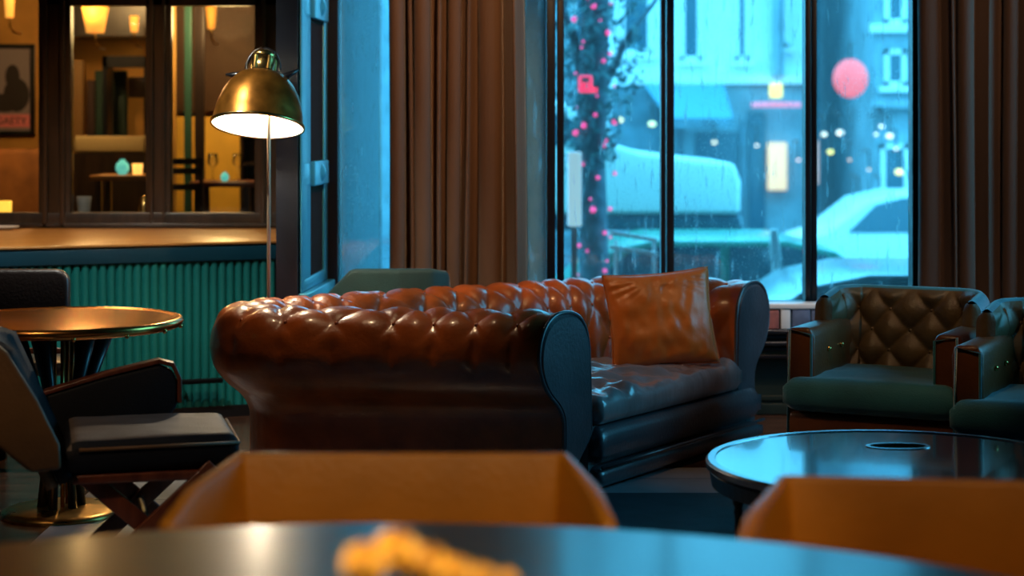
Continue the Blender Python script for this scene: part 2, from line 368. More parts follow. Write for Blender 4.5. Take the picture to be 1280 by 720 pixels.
# ------------------------------------------------------------------ back room
RY = 14.6
tag(B().box(-6, px0, RY, RY+.2, 0, 4.1).out('wall_far', 'warmwall'), kind='structure')
def thing(name, label, cat, group=None, loc=(0, 0, 0), rz=0): return empty(name, loc, rz, label, cat, group)
def pbox(bb, a, c, t, bt, Y, dep, extra=0): bb.box(X(a, Y), X(c, Y), Y, Y+dep, Z(bt, Y), Z(t, Y)); return bb
# framed print
t = thing('framed_picture', 'framed grey print with dark figure and pink band on ochre wall', 'picture', loc=P(2, 112, RY-.05))
hw, hh = 41*RY/F, 57*RY/F
f = B().box(-hw, hw, 0, .04, -hh, -hh+.035).box(-hw, hw, 0, .04, hh-.035, hh).box(-hw, -hw+.035, 0, .04, -hh, hh).box(hw-.035, hw, 0, .04, -hh, hh)
f.out('frame', 'black', t, bevel=.005)
B().box(-hw+.03, hw-.03, .015, .03, -hh+.03, hh-.03).out('print', mat('grey_print', (.30, .24, .26, 1), .5), t)
B().box(-hw+.035, hw-.035, .010, .014, -hh+.06, -hh+.16).out('pink_band', mat('pink_print', (.85, .25, .28, 1), .5), t)
fig = B(); fig.ball((.11, .012, -.04), .10, sc=(1, .02, 1.3)); fig.ball((.08, .012, .10), .07, sc=(.8, .02, 1.3)); fig.ball((.02, .012, -.1), .08, sc=(1.4, .02, .9))
fig.out('figure', mat('dark_ink', (.03, .02, .02, 1), .6), t, smooth=True)
cu = bpy.data.curves.new('lettering', 'FONT'); cu.body = 'GAETY 8'; cu.size = .075; cu.extrude = .001; cu.align_x = 'CENTER'
lo = bpy.data.objects.new('lettering_src', cu); COL.objects.link(lo)
me_ = bpy.data.meshes.new_from_object(lo.evaluated_get(bpy.context.evaluated_depsgraph_get())); me_.materials.clear(); bpy.data.objects.remove(lo)
lo = bpy.data.objects.new('lettering', me_); COL.objects.link(lo); lo.parent = t; me_.materials.append(bpy.data.materials['dark_ink']); lo.location = (.10, .008, -hh+.085); lo.rotation_euler = (PI/2, 0, 0)
# wall panels of the back room
for nm, a, c, tt, bt, Y, col, lb in (('wall_panel', 118, 158, 88, 262, 14.3, (.02, .06, .045, 1), 'dark green upright panel in the room behind the glass'),
                                    ('wall_panel', 84, 104, 75, 262, 14.2, (.34, .18, .05, 1), 'narrow tan upright panel beside the green panel'),
                                    ('wall_panel', 108, 118, 100, 262, 14.25, (.06, .025, .02, 1), 'thin maroon upright panel left of the green panel'),
                                    ('wall_panel', 206, 335, -20, 140, 14.2, (.09, .04, .015, 1), 'brown hanging panel above the yellow wall behind the lamp')):
    Bo = pbox(B(), a, c, tt, bt, Y, .06)
    if bt == 262: Bo.box(X(a, Y), X(c, Y), Y, Y+.06, 0, Z(bt, Y))
    o = Bo.out(nm, mat(nm+'_paint', col, .6, var=.1), bevel=.01); tag(o, lb, 'panel')
def drum(label, pxc, top, bot, w0, w1, Y, e):
    t = thing('wall_lamp', label, 'lamp', loc=P(pxc, bot, Y)); h = (bot-top)*Y/F; s_ = Y/F
    B().lathe([(w1/2*s_, 0), (w0/2*s_, h)], n=28).out('lamp_shade', emat('amber_shade', (1, .42, .06, 1), e), t, smooth=True, solid=.004)
    B().lathe([(0, h*.3), (.02, h*.35), (.03, h*.5), (.02, h*.7), (0, h*.75)], n=16).out('bulb', 'bulb', t, smooth=True)
    B().tube([(0, 0, h*.4), (0, 0, -.06), (0, .12, -.10), (0, .30, -.10)], .008).out('bracket', 'brass_dark', t, smooth=True)
drum('large tapered amber lamp shade glowing behind the left pane', 119, 9, 41, 34, 22, 13.0, 1.0)
drum('small peach wall lamp right of the large amber shade', 168, 20, 40, 12, 9, 13.6, 1.2)
drum('upright amber lamp at the top left corner above the picture', 12, -12, 22, 14, 10, 13.6, 1.0)
drum('amber lamp shade low above the curtained brown panel', 264, 8, 36, 14, 9, 13.8, .5)
tag(pbox(B(), 84, 190, -40, 45, 13.85, .5).out('ceiling_beam', 'darkwood'), kind='structure')
tag(pbox(B(), 128, 186, 70, 84, 13.9, .2).box(X(128, 13.9), X(134, 13.9), 13.9, 14.1, 0, Z(70, 13.9)).box(X(180, 13.9), X(186, 13.9), 13.9, 14.1, 0, Z(70, 13.9)).out('dark_doorway_frame', 'frame'), 'dark door surround standing in the back room behind the left pane', 'door surround')
tag(pbox(B(), 160, 182, 96, 122, 13.6, .03).out('wall_sign', 'darkwood', bevel=.004), 'dark board on the back wall at the right of the left pane', 'board')
# beige banquette bench and shelf
t = thing('banquette_bench', 'low beige upholstered bench behind the left pane', 'bench', loc=(0, 0, 0))
pbox(B(), 92, 182, 170, 191, 13.4, .12).out('backrest', mat('beige_fabric', (.45, .33, .15, 1), .7, bump=.3), t, bevel=.02)
B().box(X(92, 13.4), X(182, 13.4), 12.9, 13.5, .30, .45).out('seat', mat('tan_fabric', (.22, .11, .04, 1), .7), t, bevel=.02)
B().box(X(92, 13.4), X(182, 13.4), 13.4, 13.52, 0, Z(191, 13.4)).out('back_board', 'darkwood', t)
B().box(X(92, 13.4)+.02, X(182, 13.4)-.02, 13.0, 13.45, 0, .30).out('base', 'darkwood', t)
def table(name, label, cx, cy, z, w, dd, m, lm='darkwood'):
    t = thing(name, label, 'table', loc=(cx, cy, 0))
    B().box(-w/2, w/2, -dd/2, dd/2, z-.035, z).out('tabletop', m, t, bevel=.008)
    for i in (-1, 1):
        for j in (-1, 1): B().box(i*(w/2-.05)-.02, i*(w/2-.05)+.02, j*(dd/2-.05)-.02, j*(dd/2-.05)+.02, 0, z-.035).out('leg', lm, t)
    return t
tz = Z(218, 12.6)
table('side_table', 'small honey wood table behind the left pane', X(160, 12.6), 12.6, tz, .42, .4, 'orangewood')
def vessel(name, label, cat, px, Y, z, prof, m, group=None):
    o = B().lathe(prof, n=24).out(name, m, smooth=True, loc=(X(px, Y), Y, z)); tag(o, label, cat, group); return o
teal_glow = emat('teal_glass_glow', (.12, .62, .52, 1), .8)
def ballprof(r): return [(r*.45, 0), (r*.9, r*.5), (r, r), (r*.85, r*1.6), (r*.4, r*1.95), (r*.35, r*2.2)]
vessel('glass_vase', 'glowing teal round glass vase on the honey wood table', 'vase', 153, 12.6, tz, ballprof(.045), teal_glow)
vessel('candle_holder', 'small glowing amber candle cup beside the teal glass vase', 'candle holder', 172, 12.62, tz, [(.03, 0), (.035, .07), (.03, .07), (.025, .01)], emat('amber_candle', (1, .5, .1, 1), 1.6))
# bar top objects by the glass
vessel('water_glass', 'pale clear glass standing inside the left pane', 'glass', 105, 11.3, TZ+.0, [(.03, 0), (.04, .12), (.045, .17), (.042, .17), (.036, .12), (.01, .01)], mat('frosted_glass', (.55, .52, .45, 1), .2, trans=.3))
vessel('brass_bell', 'small shiny brass bell at the right of the left pane', 'bell', 180, 11.25, TZ, [(.035, 0), (.035, .10), (.028, .13), (.02, .17), (.0, .18)], 'brass')
vessel('candle_holder', 'small glass candle with yellow flame below the framed picture', 'candle holder', 6, 11.6, TZ, [(.03, 0), (.04, .06), (.042, .13), (.038, .13), (.03, .02)], emat('yellow_candle', (1, .55, .06, 1), 1.3))
vessel('saucer', 'pale saucer on the bar ledge under the framed picture', 'plate', 4, 10.85, TZ, [(.0, .004), (.05, .004), (.085, .018), (.09, .02), (.085, .012), (.05, 0)], 'paper')
B_ = B().box(-6, px0, SY+.1, SY+.75, TZ-.04, TZ); tag(B_.out('ledge_shelf', 'darkwood'), 'dark wooden ledge running behind the glazed screen', 'shelf')
tag(B().box(-6, px0, SY+.11, SY+.7, 0, TZ-.04).out('wall_ledge', 'darkwood'), kind='structure')
# upholstered sofa under the picture
t = thing('brown_settee', 'rust brown settee under the framed picture', 'sofa', loc=(X(30, 13.6), 13.6, 0))
B().box(-.8, .14, 0, .14, .3, Z(186, 13.6)).out('backrest', mat('rust_fabric', (.36, .13, .03, 1), .7, var=.3), t, bevel=.04)
B().box(-.8, .14, -.6, .05, .12, .48).out('seat', mat('brown_fabric', (.15, .07, .03, 1), .7, var=.3), t, bevel=.04)
for x in (-.75, .08):
    for y in (-.55, .08): B().box(x-.02, x+.02, y-.02, y+.02, 0, .12).out('leg', 'darkwood', t)
# yellow wall part + things behind right pane
tag(pbox(B(), 205, 335, 146, 300, 14.0, .06).box(X(205, 14), X(335, 14), 14.0, 14.06, 0, .7).out('yellow_divider', mat('yellow_panel', (.85, .48, .05, 1), .6, var=.1), bevel=.008), 'bright yellow low divider behind the floor lamp', 'divider')
for pxa, w, c, lb in ((214, 5, (.55, .30, .08, 1), 'slim pale gold upright pole by the right pane'), (230, 9, (.03, .10, .08, 1), 'green striped upright pole in the right pane'), (243, 12, (.02, .012, .01, 1), 'wide black upright post in the right pane')):
    Y = 13.2; o = B().box(X(pxa, Y), X(pxa+w, Y), Y, Y+.05, 0, 4.1).out('upright_post', mat('post_paint', c, .4), bevel=.006); tag(o, lb, 'post')
t = thing('bar_chair', 'black slatted bar chair behind the right pane', 'chair', loc=(X(232, 12.4), 12.4, 0))
for z in (Z(200, 12.4), Z(212, 12.4), Z(232, 12.4)): B().box(-.10, .10, 0, .02, z-.03, z+.01).out('back_slat', 'black', t)
B().box(-.11, .11, -.24, .02, .68, .72).out('seat', 'black', t, bevel=.01)
for x in (-.10, .10):
    for y in (-.22, .01): B().box(x-.012, x+.012, y-.012, y+.012, 0, (1.28 if y > 0 else .68)).out('leg', 'black', t)
tz2 = Z(226, 12.7)
table('bar_table', 'brown bar table behind the right pane under the lamp', X(283, 12.7), 12.7, tz2, .42, .45, 'redwood')
vessel('glass_vase', 'small glowing aqua glass vase on the brown bar table', 'vase', 281, 12.6, tz2, ballprof(.028), teal_glow)
vessel('wine_glass', 'wine glass left of the aqua vase', 'glass', 266, 12.7, tz2, [(.03, 0), (.004, .01), (.004, .08), (.035, .12), (.03, .18), (.028, .18), (.033, .12)], 'glass', 'wine glasses on the bar table')
vessel('wine_glass', 'wine glass right of the aqua vase', 'glass', 297, 12.7, tz2, [(.03, 0), (.004, .01), (.004, .08), (.035, .12), (.03, .18), (.028, .18), (.033, .12)], 'glass', 'wine glasses on the bar table')
t = thing('display_cabinet', 'small dark shelf cabinet seen beside the lamp pole', 'cabinet', loc=(X(316, 13.4), 13.4, 0))
B().box(-.09, .09, 0, .2, 0, .95).box(-.09, -.07, 0, .2, .95, 1.5).box(.07, .09, 0, .2, .95, 1.5).box(-.09, .09, .18, .2, .95, 1.5).box(-.09, .09, 0, .2, 1.48, 1.5).box(-.07, .07, 0, .2, 1.2, 1.22).out('body', 'darkwood', t)
# ------------------------------------------------------------------ CHESTERFIELD SOFA
sofa = empty('chesterfield_sofa', (0, 0, 0), 0, 'big brown leather chesterfield sofa with tufted rolled back in the middle', 'sofa')
Bp, Ap, Dp, Cp = Vector((.20, 7.62, 0)), Vector((-1.46, 7.86, 0)), Vector((.62, 9.42, 0)), Vector((1.13, 9.06, 0))
BC = (Cp-Bp).normalized()
path = []
def corner(p0, p1, p2, r, n=12):
    d0 = (p0-p1).normalized(); d1 = (p2-p1).normalized(); ang = d0.angle(d1); L = r/math.tan(ang/2)
    bis = (d0+d1).normalized(); c = p1+bis*(r/math.sin(ang/2)); s0 = p1+d0*L; s1 = p1+d1*L
    a0 = math.atan2(s0.y-c.y, s0.x-c.x); a1 = math.atan2(s1.y-c.y, s1.x-c.x)
    while a1-a0 > PI: a1 -= 2*PI
    while a1-a0 < -PI: a1 += 2*PI
    return [(c+Vector((math.cos(a0+(a1-a0)*k/n), math.sin(a0+(a1-a0)*k/n), 0))*r) for k in range(n+1)]
raw = [Bp]+corner(Bp, Ap, Dp, .24)+corner(Ap, Dp, Cp, .24)+[Cp]
# resample
dist = [0]
for i in range(1, len(raw)): dist.append(dist[-1]+(raw[i]-raw[i-1]).length)
TOT = dist[-1]; NS = 420
def at(s):
    s = max(0, min(TOT, s))
    for i in range(1, len(raw)):
        if s <= dist[i]+1e-9:
            k = (s-dist[i-1])/(dist[i]-dist[i-1]); return raw[i-1].lerp(raw[i], k)
    return raw[-1]
prf = [(-.19, .22), (-.185, .40), (-.18, .52), (-.175, .60), (-.155, .67), (-.115, .72), (-.06, .745), (0, .752), (.06, .745), (.115, .715), (.152, .665), (.168, .60), (.162, .54), (.135, .48), (.092, .43), (.045, .39), (.012, .345), (.0, .29), (0, .16), (0, .03)]
pd = [0]
for i in range(1, len(prf)): pd.append(pd[-1]+math.hypot(prf[i][0]-prf[i-1][0], prf[i][1]-prf[i-1][1]))
PT = pd[-1]
def crom(t):
    s = t*PT
    for i in range(1, len(prf)):
        if s <= pd[i]+1e-9:
            k = (s-pd[i-1])/(pd[i]-pd[i-1])
            p0 = prf[max(i-2, 0)]; p1 = prf[i-1]; p2 = prf[i]; p3 = prf[min(i+1, len(prf)-1)]
            f = lambda a, b_, c, d_: .5*((2*b_)+(-a+c)*k+(2*a-5*b_+4*c-d_)*k*k+(-a+3*b_-3*c+d_)*k**3)
            return Vector((f(p0[0], p1[0], p2[0], p3[0]), f(p0[1], p1[1], p2[1], p3[1])))
    return Vector(prf[-1])
def tuft(u, v):
    p = u+v; q = u-v
    return (abs(math.sin(PI*p))*abs(math.sin(PI*q)))**.5
NT = 110
def US(s): return s/.175+.22*math.sin(s*4.1)+.12*math.sin(s*9.7+1)
def USinv(u):
    a, b = -1, 8
    for _ in range(40):
        m = (a+b)/2
        if US(m) < u: a = m
        else: b = m
    return a
outv = []
for i in range(NS+1):
    s_ = TOT*i/NS; t_ = (at(s_+.02)-at(s_-.02)).normalized(); n_ = Vector((-t_.y, t_.x, 0))
    # outward = away from the seat
    n_ = -n_ if n_.dot(Vector((.3, 8.6, 0))-at(s_)) > 0 else n_
    e0 = max(0, 1-s_/.35); e1 = max(0, 1-(TOT-s_)/.25)
    if e0 > 0:
        tgt = -BC/ max(.5, abs((-BC).dot(n_))); n_ = n_*(1-e0)+tgt*e0
    if e1 > 0:
        tgt = BC/ max(.5, abs(BC.dot(n_))); n_ = n_*(1-e1)+tgt*e1
    outv.append(n_)
def prof_pt(i, t, disp=True):
    s_ = TOT*i/NS; c = crom(t); o, z = c.x, c.y
    if disp:
        c2 = crom(min(1, t+.005)); c1 = crom(max(0, t-.005)); tg = (c2-c1).normalized(); nn = Vector((-tg.y, tg.x))
        sp_ = t*PT
        lo_, hi_ = .10, .85
        w_ = max(0, min(1, (sp_-lo_)/.08))*max(0, min(1, (hi_-sp_)/.07))
        ends = min(1, s_/.10, (TOT-s_)/.10)
        h = tuft(US(s_), (sp_-lo_)/.33)
        amp = .027*(h-.5)*w_*ends
        # loose gathers below the last row of buttons and general creasing
        g = max(0, 1-abs(sp_-.88)/.11)*.013*(1-abs(math.sin(PI*US(s_))))**2*1.5
        wr = .004*noise.noise(Vector((s_*14, sp_*14, 3)))*(w_*.8+.25)
        d_ = amp-g+wr
        o += nn.x*d_; z += nn.y*d_
    p = at(s_)+outv[i]*o; return Vector((p.x, p.y, z))
vs = []; fs = []
for i in range(NS+1):
    for j in range(NT+1): vs.append(prof_pt(i, j/NT))
for i in range(NS):
    for j in range(NT): a = i*(NT+1)+j; fs.append((a, a+NT+1, a+NT+2, a+1))
# close the underside / inside
for i in range(NS): a = i*(NT+1); fs.append((a, a+NT, a+NT+1+NT, a+NT+1))
link('tufted_back', pyme('tufted_back', vs, fs), 'leather', sofa, smooth=True)
# scroll fronts of both arms
for idx, sg in ((0, 1), (NS, 1)):
    lp = [prof_pt(idx, j/60, False) for j in range(61)]; fwd = Vector((BC.y, -BC.x, 0))*.018
    cen = sum(lp, Vector())/len(lp); bb = B()
    lp2 = [cen+(p-cen)*.93+fwd for p in lp]; n = len(lp)
    bb.add(lp+lp2, [(i, (i+1) % n, (i+1) % n+n, i+n) for i in range(n)]+[tuple(range(n, 2*n)), tuple(range(n))[::-1]])
    bb.out('arm_front', 'leather_dark', sofa)
    B().tube([p+fwd*.4 for p in lp[2:]], .008, 8).out('piping', 'leather_dark', sofa, smooth=True)
# buttons
for i in range(4, NS-4):
    pass
btn = []
lo_ = .10
k = 0
for row in (.5, 1.0, 1.5, 2.0, 2.5):
    u0 = 0 if row != int(row) else .5
    # creases cross where u+v and u-v are both whole
for a in range(0, 90):
    for c in range(1, 8):
        u = a/2; v = c/2
        if (u+v) % 1 == 0 and (u-v) % 1 == 0:
            s_ = USinv(u); sp_ = v*.33+lo_
            if .1 < s_ < TOT-.1 and .16 < sp_ < .82:
                btn.append((int(s_/TOT*NS), sp_/PT))
bm0 = None
for i, t_ in btn:
    p = prof_pt(i, t_)
    if bm0 is None:
        o = B().ball((0, 0, 0), .008, 10).out('button', 'leather', sofa, smooth=True, loc=p); bm0 = o.data
    else:
        o = bpy.data.objects.new('button', bm0); COL.objects.link(o); o.parent = sofa; o.location = p
fn = Vector((BC.y, -BC.x, 0))
def fpt(along, outw, base=Bp): return base+BC*along+fn*outw
L_BC = (Cp-Bp).length
def inr(s_): return None
ia = fpt(.20/.9+.02, .015); ib = fpt(L_BC-.19, .015)
iA = Vector((-.72, 8.02, 0)); iD = Vector((.60, 9.18, 0))
v_, f_ = cushion([ia+fn*.03, ib+fn*.03, iD, iA], .27, .395, 70, 50, .025, .05, .032, 3, 6)
link('seat_cushion', pyme('seat_cushion', v_, f_), 'seat_leather', sofa, smooth=True)
e1 = fpt(.22, .05); e2 = fpt(L_BC+.0, .05)
q = [e1, e2, fpt(L_BC, -.18), fpt(.22, -.18)]
v_, f_ = cushion(q, .11, .268, 50, 12, .0, .06, .004, 8, 5)
link('front_rail', pyme('front_rail', v_, f_), 'leather_dark', sofa, smooth=True)
v_, f_ = cushion([fpt(.20, .055), fpt(L_BC+.01, .055), fpt(L_BC, -.1), fpt(.2, -.1)], .02, .105, 40, 6, 0, .02, 0)
link('plinth', pyme('plinth', v_, f_), 'leather_dark', sofa, smooth=True)
B().prism([fpt(.2, 0), fpt(L_BC, 0), iD+Vector((.1, .1, 0)), iA+Vector((-.15, 0, 0))], (0, 0, .03), (0, 0, .27)).out('platform', 'leather_dark', sofa)
B().tube([fpt(.21, .06)+Vector((0, 0, .108)), fpt(L_BC+.01, .06)+Vector((0, 0, .108))], .007, 8).out('rail_piping', 'leather_dark', sofa, smooth=True)
for p in (Bp+BC*.15-fn*.1, Ap+Vector((.15, .12, 0)), Dp+Vector((0, -.2, 0)), Cp-BC*.15-fn*.1):
    B().lathe([(.03, 0), (.035, .035)], c=(p.x, p.y, 0), n=16).out('foot', 'darkwood', sofa, smooth=True)
# cushion resting on the sofa
def pillow(name, m, w, h, th, loc, rot, label, seed=1):
    def f(u, v, s_):
        x = (u-.5)*w; y = (v-.5)*h; k = (1-(2*u-1)**2)*(1-(2*v-1)**2)
        pin = 1-.07*(1-abs(2*v-1)**2)*(abs(2*u-1)**2); pin2 = 1-.07*(1-abs(2*u-1)**2)*(abs(2*v-1)**2)
        wrk = .010*noise.noise(Vector((u*5, v*5, seed)))+.007*noise.noise(Vector((u*13, v*7, seed+2)))
        edge = min(u, 1-u, v, 1-v)
        crk = .006*math.sin(30*math.atan2(v-.95, u-.5))*max(0, 1-abs(v-.9)/.22)
        return Vector((x*pin, s_*(th*.5*max(0, k)**.42)+wrk*min(1, edge*9)*s_+crk*min(1, edge*12), y*pin2))
    n = 44; vs = []; fs = []
    for s_ in (-1, 1):
        g, ff = grid(lambda u, v: f(u, v, s_), n, n); q0 = len(vs); vs += g; fs += [tuple(i+q0 for i in t) for t in ff]
    bm = bmesh.new(); me = pyme(name, vs, fs); bm.from_mesh(me); bmesh.ops.remove_doubles(bm, verts=bm.verts, dist=.0006); bmesh.ops.recalc_face_normals(bm, faces=bm.faces); bm.to_mesh(me); bm.free()
    o = link(name, me, m, smooth=True, loc=loc, rot=rot); tag(o, label, 'cushion')
    ring = [f(t_, 0, 0) for t_ in [i/20 for i in range(21)]]+[f(1, i/20, 0) for i in range(1, 21)]+[f(1-i/20, 1, 0) for i in range(1, 21)]+[f(0, 1-i/20, 0) for i in range(1, 21)]
    B().tube(ring, .005, 6).out('piping', m, o, smooth=True)
    return o
pw = P(826, 399, 8.72)
pillow('throw_pillow', 'pillow', .50, .44, .17, (pw.x, pw.y, pw.z), (-.22, -.07, .18), 'rust orange throw cushion leaning on the leather sofa')
# ------------------------------------------------------------------ tufted armchairs
def armchair(name, label):
    t = empty(name, (0, 0, 0), 0, label, 'armchair', 'tufted velvet armchairs by the window')
    W, D = .37, .37
    # base
    B().box(-W+.01, W-.01, -D+.02, D-.03, .07, .27).out('base', 'arm_brown', t, bevel=.02)
    v_, f_ = cushion([(-W+.0, -D-.02), (W-.0, -D-.02), (W-.09, D-.16), (-W+.09, D-.16)], .275, .42, 30, 24, .012, .05, .006, 2)
    link('seat_cushion', pyme('seat_cushion', v_, f_), 'velvet', t, smooth=True)
    # arms: box arms, brown leather outside and in, with a rolled top
    for sg in (-1, 1):
        a = B(); x0, x1 = sg*(W-.115), sg*W
        a.prism([Vector((x0, 0, .12)), Vector((x1, 0, .12)), Vector((x1+sg*.012, 0, .58)), Vector((x1+sg*.0, 0, .625)), Vector((x0+sg*.02, 0, .63)), Vector((x0, 0, .59))], (0, -D+.05, 0), (0, D-.12, 0))
        ao = a.out('arm', 'arm_brown', t, bevel=.018)
        B().tube([(x0+sg*.01, -D+.045, .15), (x0+sg*.01, -D+.045, .60), (x1-sg*.01, -D+.045, .62), (x1, -D+.045, .15)], .006, 8).out('piping', 'velvet', ao, smooth=True)
        for y in (-.12, .06): B().ball((x0-sg*.004, y, .52), .012, 12).out('stud', 'brass', ao, smooth=True)
    # wrapped back: U-shaped path, tufted leather inside, velvet outside
    pts = []
    for k in range(61):
        u = k/60; a = (u-.5)*2
        x = (W-.045)*math.copysign(min(1, abs(a)*1.25)**.9, a) if abs(a) < .8 else (W-.045)*math.copysign(1, a)
        pts.append(Vector((x, (D-.09)-.27*max(0, (abs(a)-.55)/.45)**1.6, 0)))
    def bk(u, v, side):
        i = u*60; i0 = min(59, int(i)); p = pts[i0].lerp(pts[i0+1], i-i0); tg = (pts[i0+1]-pts[i0]).normalized(); n_ = Vector((tg.y, -tg.x, 0))  # inward (front)
        z0 = .30; top = .755-.03*max(0, (abs(u-.5)*2-.75)/.25)
        z = z0+(top-z0)*v; lean = .07*(v-.3)
        off = .035 if side else -.045
        if side:
            w_ = min(1, v/.12, (1-v)/.05)*min(1, u/.06, (1-u)/.06)
            off += .036*(tuft(u*5.0, v*2.5+.0)-.3)*w_
        rd = 1-max(0, (v-.9)/.1)**2*.45
        return p+n_*off*rd+Vector((0, lean, 0))+Vector((0, 0, z))
    for side, nm, mm in ((1, 'tufted_back', 'tuft_brown'), (0, 'outer_back', 'velvet')):
        g, ff = grid(lambda u, v: bk(u, v, side), 90, 50)
        if side == 0:      # outer shell carries the rounded top and the wing edges
            def rim(a, b2, nseg=6):
                res = []
                for k in range(nseg+1):
                    s_ = k/nseg; res.append(a.lerp(b2, s_))
                return res
            n0 = len(g)
            for i in range(91):
                A_ = bk(i/90, 1, 0); B2 = bk(i/90, 1, 1)
                for k in range(7): p = A_.lerp(B2, k/6); g.append(p+Vector((0, 0, .012*math.sin(PI*k/6))))
            for i in range(90):
                for k in range(6): a = n0+i*7+k; ff.append((a, a+7, a+8, a+1))
            for uu in (0, 1):
                n0 = len(g); sgn = -1
                for j in range(51):
                    A_ = bk(uu, j/50, 0); B2 = bk(uu, j/50, 1)
                    for k in range(7): g.append(A_.lerp(B2, k/6)+Vector((0, -.022*math.sin(PI*k/6), 0)))
                for j in range(50):
                    for k in range(6): a = n0+j*7+k; ff.append((a, a+7, a+8, a+1))
        lk = link(nm, pyme(nm, g, ff), [mm, 'tuft_brown'], t, smooth=True)
        if side == 0:
            for q_ in lk.data.polygons:
                if q_.index >= 90*50+90*6: q_.material_index = 1
    for c in range(1, 5):
        for a in range(1, 10):
            if (a/2+c/2) % 1 == 0:
                B().ball(bk(a/10, c/5, 1)+Vector((0, 0, 0)), .009, 8).out('button', 'tuft_brown', t, smooth=True)
    for x in (-W+.07, W-.07):
        for y in (-D+.08, D-.1): B().lathe([(.014, 0), (.022, .075)], c=(x, y, 0), n=12).out('leg', 'darkwood', t, smooth=True)
    return t
ac = armchair('tufted_armchair', 'tufted armchair standing directly right of the leather sofa, fully in view')
ac.location = (1.66, 8.36, 0); ac.rotation_euler = (0, 0, math.radians(-27))
a2 = copy_tree(ac); a2.location = (2.22, 7.70, 0); a2['label'] = 'tufted armchair at the right edge, cut off by the frame, before the taupe curtain'
# green tub chair behind the sofa, its back to us
t = empty('velvet_tub_chair', (X(480, 9.08), 9.08, 0), 0, 'plain green velvet chair whose back shows behind the sofa', 'armchair')
lo2 = [(-.285, .34, .52), (-.285, .10, .60), (-.275, .02, .68), (-.15, -.02, .815), (.22, -.02, .815), (.285, .03, .80), (.29, .34, .56)]
vs = []; fs = []
for x, y, z in lo2: vs += [Vector((x, y, .14)), Vector((x, y, z))]
for i in range(len(lo2)-1): fs.append((2*i, 2*i+2, 2*i+3, 2*i+1))
link('back_shell', pyme('back_shell', vs, fs), 'velvet_green', t, solid=.06, bevel=.02, off=0)
B().box(-.24, .24, .03, .36, .14, .42).out('seat', 'velvet_green', t, bevel=.03)
for x in (-.22, .22):
    for y in (.05, .33): B().lathe([(.012, 0), (.02, .14)], c=(x, y, 0), n=12).out('leg', 'darkwood', t, smooth=True)
# ------------------------------------------------------------------ coffee table
CT = Vector((X(1125, 6.5), 6.5, 0)); r = .655
t = empty('coffee_table', CT, 0, 'low round glass topped coffee table with oval hole, front of the armchairs', 'table')
tb_ = B(); n = 96; zt = .36
def ell(rx, ry, z, c=(0, 0)): return [Vector((c[0]+rx*math.cos(2*PI*k/n), c[1]+ry*math.sin(2*PI*k/n), z)) for k in range(n)]
def ringmesh(b_, A_, B2): b_.add(A_+B2, [(i, (i+1) % n, (i+1) % n+n, i+n) for i in range(n)])
hc = (X(1126, 6.75)-CT.x, .30)
hole = (.10, .055)
g = B(); o1 = ell(r-.03, r-.03, zt); i1 = ell(hole[0], hole[1], zt, hc); o0 = ell(r-.03, r-.03, zt-.012); i0 = ell(hole[0], hole[1], zt-.012, hc)
ringmesh(g, o1, i1); ringmesh(g, o0, i0); ringmesh(g, o1, o0); ringmesh(g, i1, i0)
g.out('glass_top', 'mirror_top', t)
g = B()
rr = [(r-.035, zt-.002), (r-.032, zt+.004), (r-.008, zt+.004), (r, zt-.004), (r, zt-.022), (r-.035, zt-.022), (r-.035, zt-.002)]
g.lathe(rr, n=96).out('rim', mat('pewter_rim', (.35, .36, .38, 1), .25, .9), t, smooth=False)
B().lathe([(r-.02, zt-.022), (r-.012, zt-.035), (r-.02, zt-.085), (r-.07, zt-.09), (r-.07, zt-.022)], n=96).out('apron', 'black', t, smooth=False)
g = B(); ringmesh(g, ell(hole[0]-.0, hole[1]-.0, zt+.003, hc), ell(hole[0]+.015, hole[1]+.015, zt+.003, hc)); g.out('hole_trim', bpy.data.materials['pewter_rim'], t, solid=.004)
B().box(hc[0]-.13, hc[0]+.13, hc[1]-.09, hc[1]+.09, zt-.08, zt-.02).out('hole_box', 'arm_brown', t)
for a in (195, 285, 15, 105):
    a = math.radians(a); x, y = (r-.07)*math.cos(a), (r-.07)*math.sin(a)
    B().lathe([(.010, 0), (.012, .02), (.012, .20), (.016, .22), (.013, .235), (.020, .25), (.020, zt-.085)], c=(x, y, 0), n=14).out('leg', 'black', t, smooth=True)
# ------------------------------------------------------------------ brass round table on the left
TB = Vector((X(77, 7.38), 7.38, 0)); zt = .757
t = empty('brass_table', TB, 0, 'round copper topped pedestal table on the left with brass base', 'table')
B().lathe([(0, zt-.004), (.40, zt-.004), (.43, zt-.006), (.445, zt), (.458, zt-.004), (.462, zt-.018), (.455, zt-.034), (.44, zt-.040), (0, zt-.040)], n=80).out('tabletop', 'copper', t, smooth=True)
for k in range(14):
    a = 2*PI*k/14+.1; B().ball((.452*math.cos(a), .452*math.sin(a), zt-.036), .010, 8).out('rim_stud', 'brass', t, smooth=True)
for k in range(6):
    a = 2*PI*k/6+.3
    B().tube([(.17*math.cos(a), .17*math.sin(a), zt-.05), (.07*math.cos(a), .07*math.sin(a), .40), (.05*math.cos(a), .05*math.sin(a), .30), (.075*math.cos(a), .075*math.sin(a), .03)], [.034, .016, .014, .018], 12).out('pedestal_strut', 'black', t, smooth=True)
B().lathe([(0, zt-.05), (.20, zt-.05), (.19, zt-.07), (0, zt-.07)], n=32).out('mount_plate', 'black', t, smooth=False)
for k in range(5):
    a = 2*PI*k/5
    B().tube([(.04*math.cos(a), .04*math.sin(a), zt-.07), (.04*math.cos(a), .04*math.sin(a), .03)], .008, 8).out('pedestal_rod', 'brass', t, smooth=True)
